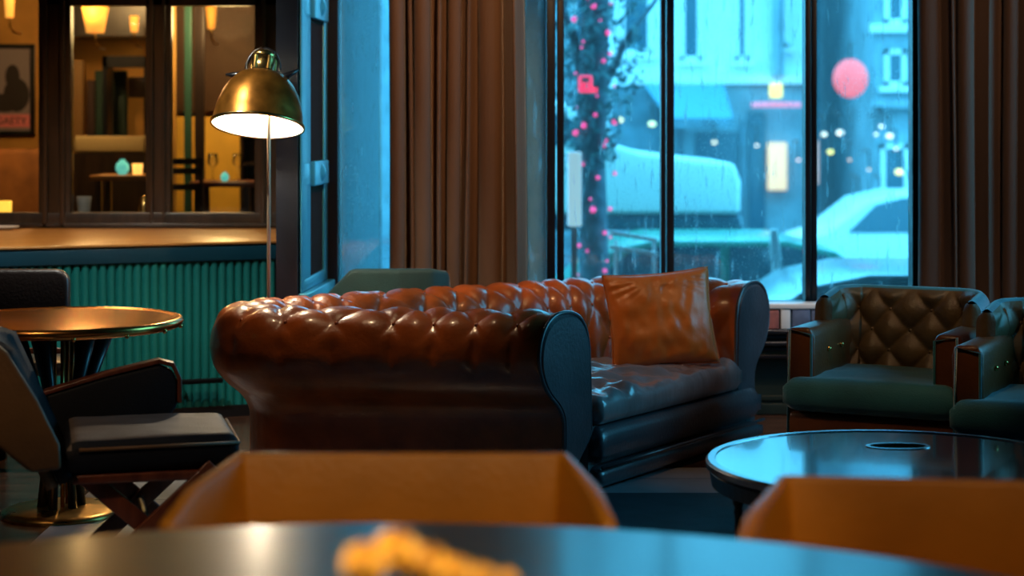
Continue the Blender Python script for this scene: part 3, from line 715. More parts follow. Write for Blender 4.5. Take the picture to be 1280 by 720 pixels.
B().lathe([(0, .035), (.10, .035), (.20, .028), (.225, .018), (.23, 0), (0, 0)], n=60).out('base_plate', 'brass_dark', t, smooth=True)
# dark chair behind the table
t = empty('leather_dining_chair', (X(38, 8.35), 8.42, 0), 0, 'dark brown dining chair with rounded back standing behind the copper table', 'chair')
def rc(w, z0, z1, r_, y0, y1):
    loop = [Vector((-w, 0, z0)), Vector((w, 0, z0))]
    for k in range(9): a = PI/2*k/8; loop.append(Vector((w-r_+r_*math.cos(a), 0, z1-r_+r_*math.sin(a))))
    for k in range(9): a = PI/2+PI/2*k/8; loop.append(Vector((-w+r_+r_*math.cos(a), 0, z1-r_+r_*math.sin(a))))
    return B().prism(loop, (0, y0, 0), (0, y1, 0))
zc = Z(333, 8.35)
rc(.205, .66, zc, .06, -.24, -.18).out('backrest', 'darkbrown', t, bevel=.02)
for z in (.60, .53): B().box(-.19, .19, -.225, -.20, z-.012, z+.012).out('back_rail', 'redwood', t, bevel=.004)
B().box(-.21, .21, -.22, .22, .42, .48).out('seat', 'darkbrown', t, bevel=.02)
for x in (-.19, .19):
    B().box(x-.016, x+.016, -.225, -.195, 0, .68).out('leg', 'darkwood', t); B().box(x-.016, x+.016, .18, .21, 0, .42).out('leg', 'darkwood', t)
# ------------------------------------------------------------------ wooden armchair with crossed legs (front left)
t = empty('crossed_leg_armchair', (0, 0, 0), 0, 'low armchair with crossed red wood legs at the left edge', 'armchair')
# local frame: x = forward, y = across (far side +)
ZS = .36
v_, f_ = cushion([(-.26, -.28), (.30, -.25), (.30, .25), (-.26, .28)], ZS, ZS+.115, 34, 28, .012, .04, .004, 2)
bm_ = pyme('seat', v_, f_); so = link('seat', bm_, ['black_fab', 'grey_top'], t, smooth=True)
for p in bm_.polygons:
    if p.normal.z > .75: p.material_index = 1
B().tube([(-.22, -.28, ZS+.085), (.30, -.252, ZS+.085), (.305, .25, ZS+.085)], .006, 8).out('seat_piping', 'taupe', t, smooth=True)
for sg in (-1, 1):
    y0 = sg*.30
    loop = [(-.30, .38), (-.02, .42), (.10, .45), (.135, .50), (.135, .58), (.12, .62), (.07, .645), (-.12, .605), (-.32, .55)]
    ao = t if sg < 0 else B().prism([Vector((x, 0, z)) for x, z in loop], (0, y0-.035, 0), (0, y0+.035, 0)).out('arm', 'black_fab', t, bevel=.012)
    top = [Vector((x, y0, z+.008)) for x, z in ((-.34, .545), (-.12, .607), (.07, .649), (.12, .635), (.142, .585), (.142, .50))]
    vv = []; ff = []
    for p in top: vv += [p+Vector((0, -.036, 0)), p+Vector((0, .036, 0))]
    for i in range(len(top)-1): ff.append((2*i, 2*i+2, 2*i+3, 2*i+1))
    if sg > 0: link('arm_cap', pyme('arm_cap', vv, ff), 'redwood', ao, solid=.016, bevel=.004, off=0)
    # crossed legs
    for (xa, xb) in ((-.22, .19), (.22, -.19)):
        a = Vector((xa, sg*.24, ZS+.01)); c = Vector((xb, sg*.25, .0)); dd = (c-a); pr = Vector((-dd.z, 0, dd.x)).normalized()*.030
        oy = .016*(1 if xa < 0 else -1)
        B().prism([a+pr, c+pr, c-pr, a-pr], (0, oy-.014, 0), (0, oy+.014, 0)).out('leg', 'redwood', t, bevel=.004)
B().tube([(0, -.25, .18), (0, .25, .18)], .014).out('stretcher', 'darkwood', t, smooth=True)
# reclined back: pad + taupe outer shell with wings
def sh2(u, v, off):
    a = (u-.5)*2; x = -.26-.30*v-off+.12*abs(a)**3*v; z = .34+.48*v-.05*abs(a)**3*v
    return Vector((x, a*(.265+.01*v), z))
g, ff = grid(lambda u, v: sh2(u, v, 0), 24, 16); link('back_pad', pyme('back_pad', g, ff), 'black_fab', t, smooth=True, solid=.05, off=0)
g, ff = grid(lambda u, v: sh2(u, v, .045)+Vector((0, 0, -.02)), 24, 16); link('back_shell', pyme('back_shell', g, ff), 'taupe', t, smooth=True, solid=.035, off=0)
B().box(-.24, .28, -.27, .27, ZS-.03, ZS).out('seat_frame', 'redwood', t, bevel=.006)
t.location = (X(172, 6.45), 6.55, 0); t.rotation_euler = (0, 0, math.radians(14))
# near wing of the shell
Mt = (Matrix.Translation(t.location) @ Matrix.Rotation(math.radians(14), 4, 'Z')).inverted()
wl = [Mt @ P(a, c_, 6.15) for a, c_ in ((-95, 395), (-20, 415), (10, 440), (48, 500), (76, 556), (78, 588), (40, 592), (0, 560), (-60, 500))]
wg = B().prism(wl, (0, 0, 0), (-.01, .045, 0)).out('side_wing', 'taupe', t, bevel=.015)
# ------------------------------------------------------------------ brass floor lamp
LY = 8.6; lx = X(336, LY)
t = empty('floor_lamp', (lx, LY, 0), 0, 'brass dome floor lamp lit beside the bar counter', 'floor lamp')
c = P(322, 157, LY)-Vector((lx, LY, 0)); rad = 58*LY/F
B().tube([(0, 0, .02), (0, 0, 1.50), (0.0, 0, 1.56)], .0085, 12).out('pole', mat('pale_brass', (.78, .60, .40, 1), .4, .35), t, smooth=True)
B().lathe([(0, .03), (.03, .03), (.05, .022), (.14, .016), (.15, .01), (.15, 0), (0, 0)], n=48).out('base', 'brass_dark', t, smooth=True)
mx = Matrix.Translation(c) @ Matrix.Rotation(math.radians(-16), 4, 'X') @ Matrix.Rotation(math.radians(3), 4, 'Y')
# rotate so that the mouth tips towards the camera
prd = [(1.0, 0), (1.0, .02), (.98, .06), (.955, .22), (.90, .42), (.82, .61), (.71, .78), (.59, .90), (.50, .965), (.42, 1.0)]
sh_ = B().lathe([(a*rad, z*rad*1.17) for a, z in prd], n=64, mx=mx).out('lamp_shade', ['shade_brass', 'inner'], t, smooth=True, solid=.004, off=-1)
sh_.modifiers['thick'].material_offset = 1
B().lathe([(rad*.985, -.006), (rad*1.02, -.004), (rad*1.02, .008), (rad*.99, .010)], n=64, mx=mx).out('shade_rim', 'brass', t, smooth=True)
ct = rad*1.17
B().lathe([(.060, ct-.004), (.060, ct+.012), (.052, ct+.016), (.052, ct+.075), (.058, ct+.080), (.05, ct+.095), (.03, ct+.11), (0, ct+.115)], n=40, mx=mx).out('collar', 'brass', t, smooth=True)
for k in range(5):
    a = 2*PI*k/5+.35; B().lathe([(.010, ct+.014), (.010, ct+.076)], c=(.052*math.cos(a), .052*math.sin(a), 0), n=8, mx=mx).out('collar_rib', 'brass_dark', t, smooth=True)
for sg in (-1, 1):
    p0 = mx @ Vector((sg*.055, 0, ct+.0)); p1 = mx @ Vector((sg*.10, 0, ct-.012)); p2 = mx @ Vector((sg*.165, .0, ct+.0+(.03 if sg > 0 else -.012)))
    B().tube([p0, p1, p2], [.008, .018, .006], 10).out('wing_knob', 'black', t, smooth=True)
arc = [mx @ Vector((.075*math.cos(a), .0, ct+.02+.10*math.sin(a))) for a in [PI*k/16 for k in range(17)]]
B().tube(arc, .008, 8).out('yoke', 'black', t, smooth=True)
pb = mx @ Vector((0, 0, ct-.10)); B().ball(pb, .042, 20).out('bulb', 'bulb', t, smooth=True)
B().tube([Vector((0, 0, 1.55)), Vector((.0, .02, 1.62)), mx @ Vector((.03, .05, ct+.03))], .008).out('shade_arm', 'brass', t, smooth=True)
def light(name, kind, loc, power, col, **k):
    l = bpy.data.lights.new(name, kind); l.energy = power; l.color = col
    for a, v in k.items():
        if a != 'aim': setattr(l, a, v)
    o = bpy.data.objects.new(name, l); COL.objects.link(o); o.location = loc
    if 'aim' in k:
        o.rotation_euler = (Vector(k['aim'])-Vector(loc)).to_track_quat('-Z', 'Y').to_euler()
    o['kind'] = 'helper'
    return o
bl = mx @ Vector((0, 0, ct-.16)) + Vector((lx, LY, 0))
light('lamp_light', 'POINT', bl, 34, (1, .80, .55), shadow_soft_size=.03)
# ------------------------------------------------------------------ curtains
def curtain(pa, pb_, Y, m, label, pleats, seed, z1=3.84):
    x0, x1 = X(pa, Y), X(pb_, Y); rnd = random.Random(seed)
    ph = [rnd.uniform(.6, 1.4) for _ in range(pleats)]; tot = sum(ph); cum = [0]
    for p in ph: cum.append(cum[-1]+p/tot)
    amp = [rnd.uniform(.6, 1.15) for _ in range(pleats)]
    def f(u, v):
        i = 0
        while i < pleats-1 and u > cum[i+1]: i += 1
        k = (u-cum[i])/(cum[i+1]-cum[i])
        d_ = amp[i]*.115*(abs(math.sin(PI*k))**.8)
        sw = .008*math.sin(v*5+i)
        x = x0+(x1-x0)*u+.018*math.sin(2*PI*k)*(1 if i % 2 else -1)+sw
        fl = .012*(1-v)*math.sin(i*2.1)
        return Vector((x+fl, Y-d_-.01*(1-v)*math.sin(i), .02+(z1-.02)*v))
    g, ff = grid(f, pleats*16, 24)
    o = link('curtain', pyme('curtain', g, ff), m, smooth=True, solid=.006); tag(o, label, 'curtain'); return o
curtain(487, 656, 9.66, 'curtain', 'long brown pleated curtain behind the sofa, left of the panes', 8, 4)
curtain(1146, 1330, 9.66, 'curtain_r', 'taupe pleated curtain behind the armchairs at the right', 7, 9)
ro = B().tube([(-.85, 9.57, 3.87), (3.4, 9.57, 3.87)], .016).out('curtain_rail', 'black', smooth=True); tag(ro, 'black curtain rail above the window', 'curtain rail')
# ------------------------------------------------------------------ things on the sill
zs = .455
def sillbox(a, c, t_, bt, m, label, top=None):
    Y = 9.74; o = B().box(X(a, Y), X(c, Y), Y, Y+.10, zs, Z(t_, Y)).out('sill_box', m, bevel=.005); tag(o, label, 'box'); return o
sillbox(945, 974, 388, 0, 'red', 'small brick red box on the sill beside the sofa arm')
sillbox(990, 1013, 387, 0, 'slateblue', 'slate blue box on the sill left of the armchair')
sillbox(1014, 1042, 388, 0, 'slateblue', 'slate blue box on the sill tucked behind the armchair back')
o = B().box(X(976, 9.74), X(988, 9.74), 9.74, 9.85, zs, Z(387, 9.74)).out('white_block', 'white', bevel=.004); tag(o, 'white block on the sill between the red and blue boxes', 'block')
zz = Z(387, 9.74)+.002
o = B().box(X(943, 9.74), X(1046, 9.74), 9.735, 9.86, zz, zz+.028).out('white_tray', 'white', bevel=.006); tag(o, 'long white tray lying across the boxes on the sill', 'tray')
# ------------------------------------------------------------------ foreground chairs and table
def tanchair():
    t = empty('tan_leather_chair', (0, 0, 0), 0, 'tan orange leather chair pushed to the blue table, middle of the photo', 'chair', 'tan leather chairs at the blue table')
    # plan: back at +y, wings come forward; top drops along the wings
    lo_ = [(-.455, -.43, .706), (-.43, -.25, .742), (-.365, .0, .772), (.365, .0, .772), (.42, -.25, .742), (.445, -.43, .706)]
    vs = []; fs = []
    for i, (x, y, z) in enumerate(lo_): vs += [Vector((x*.93, y-.04, .40)), Vector((x, y, z))]
    for i in range(5): fs.append((2*i, 2*i+2, 2*i+3, 2*i+1))
    link('back_shell', pyme('back_shell', vs, fs), 'orange', t, solid=.035, off=0, bevel=.012)
    B().prism([Vector((-.40, -.46, 0)), Vector((.40, -.46, 0)), Vector((.33, -.05, 0)), Vector((-.33, -.05, 0))], (0, 0, .37), (0, 0, .47)).out('seat', 'orange', t, bevel=.03)
    for x, y in ((-.33, -.42), (.33, -.42), (-.29, -.08), (.29, -.08)): B().lathe([(.011, .006), (.018, .37)], c=(x, y, 0), n=12).out('leg', 'black', t, smooth=True)
    return t
fc = tanchair(); fc.location = (X(503, 4.3), 4.3, 0)
f2 = copy_tree(fc); f2['label'] = 'tan orange leather chair cut off by the lower right corner'
f2.location = (.93, 3.98, 0); f2.rotation_euler = (0, 0, math.radians(-7))
t = empty('foreground_table', (-.22, 2.18, 0), 0, 'large round dark blue glossy table across the bottom foreground', 'table')
B().lathe([(0, .75), (1.47, .75), (1.495, .745), (1.5, .73), (1.49, .712), (1.45, .705), (0, .705)], n=128).out('tabletop', 'tabletop', t, smooth=False)
B().lathe([(.09, .705), (.06, .60), (.06, .12), (.10, .05), (.42, .03), (.45, 0), (0, 0)], n=48).out('pedestal', 'black', t, smooth=True)
# flowers in a vase
VX, VY = X(520, 2.2), 2.25
va = B().lathe([(0, 0), (.05, 0), (.065, .05), (.06, .10), (.03, .15), (.04, .17), (.037, .17), (.027, .15), (.05, .1), (.055, .05), (0, .01)], n=32).out('flower_vase', 'brass', smooth=True, loc=(VX, VY, .75)); tag(va, 'small brass vase of yellow blooms on the blue table', 'vase')
def bloom(c, r_):
    b_ = B(); rnd = random.Random(int(c[0]*1000))
    b_.ball(c, r_*.5, 10)
    for k in range(46):
        th = math.acos(1-2*(k+.5)/46); ph = k*2.399963; d_ = Vector((math.sin(th)*math.cos(ph), math.sin(th)*math.sin(ph), math.cos(th)))
        a = d_.orthogonal().normalized(); e = d_.cross(a); cc = Vector(c)
        w_ = r_*.26
        b_.add([cc+d_*r_*.4, cc+d_*r_*.8+a*w_, cc+d_*r_*1.05+e*w_*.3, cc+d_*r_*.8-a*w_], [(0, 1, 2, 3)])
    return b_
for i, (px, py, r_) in enumerate(((455, 706, .027), (494, 690, .028), (534, 706, .026), (568, 716, .020), (602, 720, .015), (634, 724, .012))):
    Y = 2.2+.03*(i % 3); p = P(px, py, Y)
    st = B().tube([(VX, VY, .80), (VX*.7+p.x*.3, VY*.7+p.y*.3, .92), p], .003, 6).out('yellow_bloom', 'stem', smooth=True)
    tag(st, 'golden yellow bloom standing out of the small brass vase', 'flower', 'golden blooms in the brass vase')
    bloom(p, r_).out('petals', 'petal', st, smooth=True)
# ------------------------------------------------------------------ OUTSIDE
SZ = -.8
tag(B().box(-40, 40, WY+.2, 70, SZ-.1, SZ).out('ground_street', 'street'), kind='structure')
tag(B().box(-40, 40, WY+.22, 13.0, SZ, SZ+.12).out('ground_pavement', 'pale'), kind='structure')
# pale pier right outside the left panes
pr = B().prism([Vector((-1.2, WY+.25, 0)), Vector((-.91, WY+.25, 0)), Vector((X(474, 11.3), 11.3, 0)), Vector((-1.2, 11.3, 0))], (0, 0, SZ+.12), (0, 0, 4.5))
tag(pr.out('column_outside', 'paleblue'), kind='structure')
tag(B().box(X(650, 11.2), X(684, 11.2), 11.2, 11.4, SZ+.12, 4.5).out('column_street', 'paleblue'), kind='structure')
def wino(bb, gl, a, c, t_, bt, Y):
    x0, x1, z0, z1 = X(a, Y), X(c, Y), Z(bt, Y), Z(t_, Y)
    return x0, x1, z0, z1
def facade(name, label, a, c, top, Y, dep, m, wins, fm='white'):
    t = empty(name, (0, 0, 0), 0, label, 'building')
    B().box(X(a, Y), X(c, Y), Y, Y+dep, SZ, Z(top, Y)).out('wall', m, t)
    for (wa, wc, wt, wb) in wins:
        x0, x1, z0, z1 = X(wa, Y), X(wc, Y), Z(wb, Y), Z(wt, Y)
        f_ = B().box(x0, x0+.07, Y-.06, Y-.001, z0, z1).box(x1-.07, x1, Y-.06, Y-.001, z0, z1).box(x0, x1, Y-.06, Y-.001, z0, z0+.07).box(x0, x1, Y-.06, Y-.001, z1-.07, z1).box(x0-.08, x1+.08, Y-.16, Y-.001, z0-.08, z0).out('window', fm, t)
        B().box(x0+.07, x1-.07, Y-.03, Y-.002, z0+.07, z1-.07).out('pane', 'winglass', f_)
    return t
fa = facade('cream_building', 'pale rendered building with tall windows across the street', 755, 1008, -260, 30, 6, 'pale',
       [(775, 815, -60, 68), (850, 877, -40, 76), (918, 936, -40, 76), (968, 985, -60, 60)])
B().box(X(785, 29.8), X(1008, 29.8), 29.75, 29.99, Z(105, 29.8), Z(93, 29.8)).out('fascia_sign', 'white', fa)
B().box(X(775, 29.9), X(1008, 29.9), 29.86, 29.99, SZ, Z(108, 29.9)).out('shopfront', 'facade2', fa)
B().tube([P(972, -60, 29.7), P(972, 95, 29.7)], .09).out('drainpipe', 'facade2', fa)
facade('dark_corner_building', 'dark building with lit shopfront seen through the right panes', 1008, 1100, -300, 34, 6, 'darkfacade', [(1030, 1050, -30, 40), (1065, 1085, -30, 40)], 'facade2')
fc_ = facade('corner_tower', 'pale corner building with big windows at the right of the panes', 1092, 1190, -300, 28, 5, 'facade2', [(1105, 1132, 62, 108), (1105, 1132, -20, 30), (1100, 1135, 180, 250)], 'white')
B().box(X(1088, 27.8), X(1190, 27.8), 27.8, 27.99, Z(40, 27.8), Z(30, 27.8)).out('cornice', 'white', fc_)
B().box(X(1088, 27.8), X(1190, 27.8), 27.7, 27.99, Z(135, 27.8), Z(125, 27.8)).out('ledge', 'facade2', fc_)
facade('left_grey_building', 'blue grey building behind the tree with pink lights', 380, 754, -100, 38, 5, 'facade2', [(715, 740, -20, 60), (640, 670, -20, 60)])
B().box(X(764, 29.8), X(836, 29.8), 29.78, 29.86, SZ, Z(110, 29.8)).out('awning_shade_slab', 'darkfacade', fa)  # dark slab standing in for the shade under the awning
# awning
t = empty('shop_awning', (0, 0, 0), 0, 'blue grey sloping awning over the shop across the street', 'awning')
A1, A2, A3, A4 = P(806, 108, 29.7), P(905, 108, 29.7), P(916, 150, 28.2), P(842, 150, 28.2)
A4 = P(836, 150, 28.2)
B().add([A1, A2, A3, A4], [(0, 1, 2, 3)]).out('canopy', 'awning', t, solid=.03)
B().box(A4.x, A3.x, 28.17, 28.2, A4.z-.12, A4.z+.02).out('valance', 'darkfacade', t)
for a in (A4, A3): B().tube([a, Vector((a.x, 29.74, a.z+.1))], .02).out('strut', 'black', t)
# signs and street lights
def sign(label, a, c, t_, bt, Y, col, s_, name='lit_sign', dep=.1, cat='sign'):
    o = B().box(X(a, Y), X(c, Y), Y, Y+dep, Z(bt, Y), Z(t_, Y)).out(name, emat(name+'_glow', col, s_), bevel=.02); return tag(o, label, cat)
sign('yellow lit box sign above the shop across the street', 965, 978, 104, 122, 29.2, (1, .75, .12, 1), 1.6, dep=.3)
sg_ = sign('pink red lit sign hanging on the tree left pane', 723, 741, 94, 116, 15.0, (1, .05, .16, 1), 1.2, dep=.05)
B().box(X(727, 15), X(736, 15), 14.98, 15, Z(103, 15), Z(97, 15)).out('glyph', 'white', sg_)
B().box(X(741, 15), X(747, 15), 15, 15.05, Z(116, 15), Z(109, 15)).out('arrow_tab', bpy.data.materials['lit_sign_glow.001'], sg_)
rl = B().ball((0, 0, 0), .28, 20, sc=(.85, .5, .95)).out('hanging_lantern', emat('red_lantern_glow', (1, .10, .10, 1), .9), smooth=True, loc=P(1063, 98, 26.0)); tag(rl, 'round red lit lantern sign in the right pane', 'lantern')
B().tube([(0, 0, .26), (0, 0, .5)], .02, 6).out('bracket', 'black', rl)
sign('warm lit shop window across the street near the middle post', 960, 984, 178, 238, 29.6, (1, .55, .28, 1), 1.0, 'shop_light', dep=.1, cat='light')
for i, (px, py, s_, c_) in enumerate(((893, 178, 6, (1, .7, .4, 1)), (775, 150, 8, (1, .8, .35, 1)), (1030, 168, 7, (1, .8, .55, 1)), (1050, 166, 9, (1, .8, .6, 1)), (1112, 170, 9, (1, .85, .6, 1)), (1095, 168, 5, (1, .85, .7, 1)), (1124, 215, 11, (1, .75, .2, 1)), (1038, 190, 8, (1, .7, .15, 1)), (1073, 245, 7, (1, .5, .2, 1)), (815, 155, 9, (.8, .9, .4, 1)), (768, 48, 4, (1, .6, .3, 1)), (738, 48, 4, (1, .5, .3, 1)), (998, 200, 5, (1, .5, .4, 1)), (946, 182, 5, (1, .7, .5, 1)), (1086, 212, 4, (1, .6, .4, 1)), (1102, 158, 6, (1, .9, .8, 1)), (1120, 186, 5, (1, .8, .7, 1)), (1062, 200, 4, (1, .5, .3, 1)), (1100, 244, 4, (1, .5, .4, 1)))):
    Y = 27.0; p = P(px, py, Y); w_ = s_*Y/F*.5
    o = B().ball((0, 0, 0), w_, 12, sc=(1, .6, .7)).out('floating_street_light', emat('street_glow', c_, 1.8), smooth=True, loc=p)
    B().tube([(0, 0, w_*.6), (0, .0, w_*.6+.25), (0, .5, w_*.6+.25)], .015, 6).out('bracket', 'black', o)  # glowing balls float on short brackets, fixed to no building
    tag(o, 'small warm blurred light floating across the wet street', 'light', 'warm lights across the street')
# tree with pink fairy lights
t = empty('street_tree', (X(740, 16), 16, SZ), 0, 'dark street tree strung with pink lights in the left pane', 'tree')
B().tube([(0, 0, 0), (.02, 0, 1), (-.02, 0, 2), (.03, 0, 3.2), (0, 0, 4.6)], [.16, .13, .13, .12, .10], 14).out('trunk', 'bark', t, smooth=True)
for i, (dx, z0, dz) in enumerate(((.6, 2.4, 1.0), (-.5, 2.6, 1.1), (.3, 3.0, 1.2), (-.3, 2.2, 1.3))):
    B().tube([(0, 0, z0), (dx*.5, .1, z0+dz*.6), (dx, .2, z0+dz)], [.05, .03, .015], 8).out('branch', 'bark', t, smooth=True)
lf = B(); rnd = random.Random(5)
for k in range(1500):
    a = rnd.uniform(0, 2*PI); rr_ = rnd.random()**.6*.46; z = rnd.uniform(1.9, 4.6); rr_ *= .25+.75*min(1, (z-1.7)/1.0)
    c_ = Vector((rr_*math.cos(a)-.02, rr_*math.sin(a), z)); e = Vector((rnd.gauss(0, 1), rnd.gauss(0, 1), rnd.gauss(0, 1))).normalized(); g_ = e.orthogonal().normalized(); s_ = rnd.uniform(.03, .06)
    lf.add([c_-e*s_, c_+g_*s_*.5, c_+e*s_, c_-g_*s_*.5], [(0, 1, 2, 3)])
lo3 = lf.out('foliage', 'leaf', t)
pk = B()
for k in range(46):
    z = .9+k*.065; a = k*1.7; r_ = .155; pk.ball((r_*math.cos(a)+rnd.uniform(-.03, .05), -abs(r_*math.sin(a)), z+rnd.uniform(-.04, .04)), rnd.choice((.012, .018, .026)), 8)
pk.out('pink_lights', emat('pink_bulbs', (1, .08, .35, 1), 1.3), t, smooth=True)
# white van
def extr(name, pts, Y, dep, m, parent, bevel=.03):
    return B().prism([P(a, b2, Y) for a, b2 in pts], (0, 0, 0), (0, dep, 0)).out(name, m, parent, bevel=bevel)
def wheel(parent, px, zc_, Y, r_, dep):
    for yy in (Y-.01, Y+dep-.17):
        mxw = Matrix.Translation((X(px, Y), yy, zc_)) @ Matrix.Rotation(-PI/2, 4, 'X')
        wo = B().lathe([(r_*.55, 0), (r_*.9, 0), (r_, .03), (r_, .15), (r_*.9, .18), (0, .18)], n=28, mx=mxw).out('wheel', 'rubber', parent, smooth=True)
        B().lathe([(0, .01), (r_*.5, .0), (r_*.58, .02)], n=20, mx=mxw).out('hub_cap', 'silver', wo, smooth=True)
t = empty('white_van', (0, 0, 0), 0, 'white van parked across the street behind the tree', 'van')
VY_ = 18.5
extr('body', [(500, 120), (700, 126), (735, 142), (768, 180), (800, 190), (860, 198), (918, 204), (926, 226), (926, 268), (500, 268)], VY_, 1.9, 'white', t, .05)
extr('lower_body', [(500, 268), (926, 268), (930, 288), (500, 288)], VY_+.05, 1.8, 'navycar', t)
extr('side_window', [(650, 140), (700, 142), (725, 155), (742, 182), (650, 182)], VY_-.012, .012, 'winglass', t, 0)
for px in (560, 880): wheel(t, px, SZ+.32, VY_, .32, 1.9)
def car(label, m, Y, a, c, roof, belt, bot, name='parked_car', flip=False):
    t = empty(name, (0, 0, 0), 0, label, 'car'); w_ = c-a
    X_ = (lambda u: a+w_*u) if not flip else (lambda u: c-w_*u)
    body = [(0, bot), (0, belt+.35*(bot-belt)), (.03, belt+.1*(bot-belt)), (.22, belt), (.34, roof+.15*(belt-roof)), (.42, roof), (.70, roof), (.80, roof+.2*(belt-roof)), (.92, belt), (1, belt+.15*(bot-belt)), (1, bot)]
    extr('body', [(X_(u), y) for u, y in body], Y, 1.7, m, t, .04)
    extr('side_window', [(X_(u), y) for u, y in ((.27, belt), (.37, roof+.25*(belt-roof)), (.43, roof+.12*(belt-roof)), (.56, roof+.12*(belt-roof)), (.56, belt))], Y-.012, .012, 'winglass', t, 0)
    extr('side_window', [(X_(u), y) for u, y in ((.58, belt), (.58, roof+.12*(belt-roof)), (.70, roof+.12*(belt-roof)), (.78, roof+.3*(belt-roof)), (.86, belt))], Y-.012, .012, 'winglass', t, 0)
    for u in (.2, .8): wheel(t, X_(u), SZ+.30, Y, .30, 1.7)
    for u in (.02, .98):
        extr('headlight', [(X_(u)-4, belt+.25*(bot-belt)), (X_(u)+4, belt+.25*(bot-belt)), (X_(u)+4, belt+.4*(bot-belt)), (X_(u)-4, belt+.4*(bot-belt))], Y-.02, .02, 'white', t, 0)
    return t
def ypx(z, Y): return HY-(z-H0)/F**-1/Y if False else HY+(H0-z)*F/Y
def carat(label, m, Y, a, lenm, flip=False, hgt=1.42):
    c = a+lenm*F/Y; return car(label, m, Y, a, c, ypx(SZ+hgt, Y), ypx(SZ+.92*hgt/1.42, Y), ypx(SZ+.22, Y), flip=flip)
carat('green car parked low behind the rainy middle pane', 'greencar', 16.2, 560, 4.1, hgt=1.3)
carat('silver car nearest the window beyond the armchairs', 'silver', 13.6, 860, 4.3, True, 1.22)
carat('pale car further up the street in the right pane', 'white', 24, 1000, 4.3, True, 1.4)
t = B().prism([P(963, 326, 15.4), P(978, 326, 15.4), P(972, 287, 15.4), P(964, 287, 15.4)], (0, 0, 0), (0, .08, 0)).box(X(966, 15.4), X(975, 15.4), 15.4, 15.48, SZ, Z(324, 15.4)).out('white_bollard', 'white', bevel=.01); tag(t, 'short white leaning post on the kerb in the middle pane', 'post')
t = B()
for yy in (292, 310): t.prism([P(762, yy-4, 15.2), P(822, yy+6, 15.2), P(822, yy+11, 15.2), P(762, yy+1, 15.2)], (0, 0, 0), (0, .05, 0))
for px in (768, 816): t.box(X(px, 15.25), X(px+4, 15.25), 15.25, 15.30, SZ, Z(300, 15.25))
tag(t.out('street_barrier', 'white', bevel=.006), 'white two rail street barrier in the left pane', 'barrier')
t = empty('white_banner', (0, 0, 0), 0, 'tall white banner with added glow on a post left of the tree trunk', 'banner')
B().box(X(710, 14.6), X(727, 14.6), 14.6, 14.75, Z(283, 14.6), Z(190, 14.6)).out('glow_panel', emat('banner_glow', (.45, .85, 1, 1), .75), t, bevel=.01)  # emission added so the shaded white banner reads bright
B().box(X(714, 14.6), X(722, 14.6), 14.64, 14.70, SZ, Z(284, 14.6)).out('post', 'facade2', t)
# more of the shopfront: mullions and lit bays
for k, (a, c, t_, b_) in enumerate(((1012, 1026, 176, 230), (1040, 1060, 182, 236), (1082, 1092, 176, 236))):
    o = B().box(X(a, 33.9), X(c, 33.9), 33.9, 33.99, Z(b_, 33.9), Z(t_, 33.9)).out('shop_light', emat('bay_glow', ((.9, .6, .5, 1), (.5, .7, .8, 1), (.9, .5, .3, 1))[k], .55)); tag(o, ('peach lit shop bay by the right post', 'pale blue lit shop bay under the round red lantern', 'orange lit shop bay beside the corner building')[k], 'light')
sign('faint red neon strip under the yellow box sign', 940, 1002, 128, 134, 29.5, (1, .25, .35, 1), .7, 'hanging_neon_strip')
for a, c in ((925, 932), (848, 852)):
    B().box(X(a, 29.84), X(c, 29.84), 29.80, 29.86, SZ, Z(150, 29.84)).out('shop_post', 'darkfacade', fa)
B().box(X(870, 29.84), X(922, 29.84), 29.80, 29.86, SZ, Z(165, 29.84)).out('shop_window', 'winglass', fa)
B().box(X(936, 29.84), X(956, 29.84), 29.80, 29.86, SZ, Z(140, 29.84)).out('shop_door', 'winglass', fa)
# ------------------------------------------------------------------ unseen spots added to light single things; back room glow
def spot(loc, aim, power, col, ang, blend=.6, rad=.06, name='added_spot_light'):  # unseen spots in mid-air, each added to light one thing
    return light(name, 'SPOT', loc, power, col, aim=aim, spot_size=math.radians(ang), spot_blend=blend, shadow_soft_size=rad)
spot((.0, 1.9, 2.9), (-.25, 4.2, .5), 115, (1, .68, .36), 37)
spot((-1.7, 6.0, 3.0), (-1.16, 8.6, 1.6), 18, (1, .74, .42), 16)  # added to brighten the brass lamp shade
spot((-.75, 7.25, 3.2), (-.55, 7.95, .7), 80, (1, .70, .40), 34)  # added for warm highlights on the sofa roll
spot((1.3, 2.2, 2.9), (1.05, 4.0, .5), 60, (1, .62, .30), 40)
spot((1.5, 8.7, 3.0), (1.35, 9.75, .4), 110, (1, .85, .75), 34)  # added to brighten the white things on the sill
spot((-.15, 1.6, 2.8), (-.1, 2.25, 1.0), 300, (1, .78, .45), 16)           # added over the blue table to brighten the blooms
spot((-2.0, 7.9, 2.95), (-1.8, 9.7, .3), 190, (.95, .95, .85), 75)      # counter front
spot((-2.2, 10.3, 2.9), (-2.0, 10.2, .9), 85, (1, .65, .3), 100)      # over the bar top
spot((.2, 7.6, 3.0), (-.2, 9.6, 1.4), 165, (1, .56, .26), 60)           # curtain
spot((2.6, 7.2, 3.0), (2.3, 9.6, 1.3), 95, (1, .60, .34), 60)
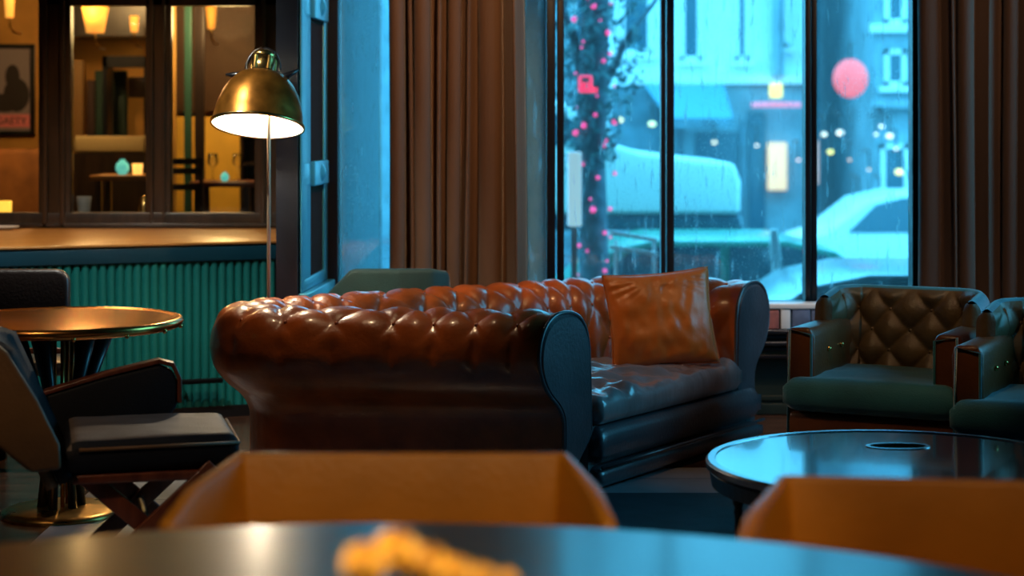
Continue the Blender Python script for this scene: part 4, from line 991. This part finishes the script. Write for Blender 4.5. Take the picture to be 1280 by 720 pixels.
spot((-.3, 7.3, 3.0), (.66, 8.75, .70), 75, (1, .62, .3), 12.5)              # sofa cushion
spot((.9, 6.6, 3.0), (1.5, 8.4, .5), 48, (1, .62, .3), 45)
spot((-2.3, 4.6, 3.0), (-1.75, 6.4, .4), 75, (1, .66, .38), 34)
light('room_glow', 'POINT', (-2.9, 12.6, 2.5), 62, (1, .60, .22), shadow_soft_size=.15)
light('room_glow', 'POINT', (-1.9, 13.0, 2.2), 38, (1, .66, .25), shadow_soft_size=.15)
# ------------------------------------------------------------------ daylight
W = bpy.data.worlds.new('dusk'); S.world = W; W.use_nodes = True
W.node_tree.nodes['Background'].inputs[0].default_value = (.085, .56, .92, 1)
W.node_tree.nodes['Background'].inputs[1].default_value = 7.0
for loc, rot, sx_, sy_ in (((( XL+sx)/2, GY+.25, 2.2), (PI/2, 0, 0), sx-XL, 3.4), ((4.5, 8.1, 2.15), (0, PI/2, 0), 3.3, 2.4)):
    l = bpy.data.lights.new('daylight_portal', 'AREA'); l.shape = 'RECTANGLE'; l.size = sx_; l.size_y = sy_; l.cycles.is_portal = True
    o = bpy.data.objects.new('daylight_portal', l); COL.objects.link(o); o.location = loc
    o.rotation_euler = (-PI/2, 0, 0) if rot[0] else (0, PI/2, 0); o['kind'] = 'helper'
# ------------------------------------------------------------------ camera
cam = bpy.data.cameras.new('camera'); co = bpy.data.objects.new('camera', cam); COL.objects.link(co); S.camera = co
cam.sensor_width = 36; cam.lens = 36*F/1280; cam.shift_y = -(360-HY)/1280; co.location = (0, 0, H0); co.rotation_euler = (PI/2, 0, 0)
cam.clip_end = 200; cam.clip_start = .05
cam.dof.use_dof = True; cam.dof.focus_distance = 7.7; cam.dof.aperture_fstop = 1.8
S.view_settings.view_transform = 'Standard'; S.view_settings.look = 'None'; S.view_settings.exposure = 0; S.view_settings.gamma = 1
S.view_settings.use_curve_mapping = False
S.cycles.use_denoising = True
S.cycles.sample_clamp_indirect = 6; S.cycles.max_bounces = 8; S.cycles.caustics_reflective = False; S.cycles.caustics_refractive = False
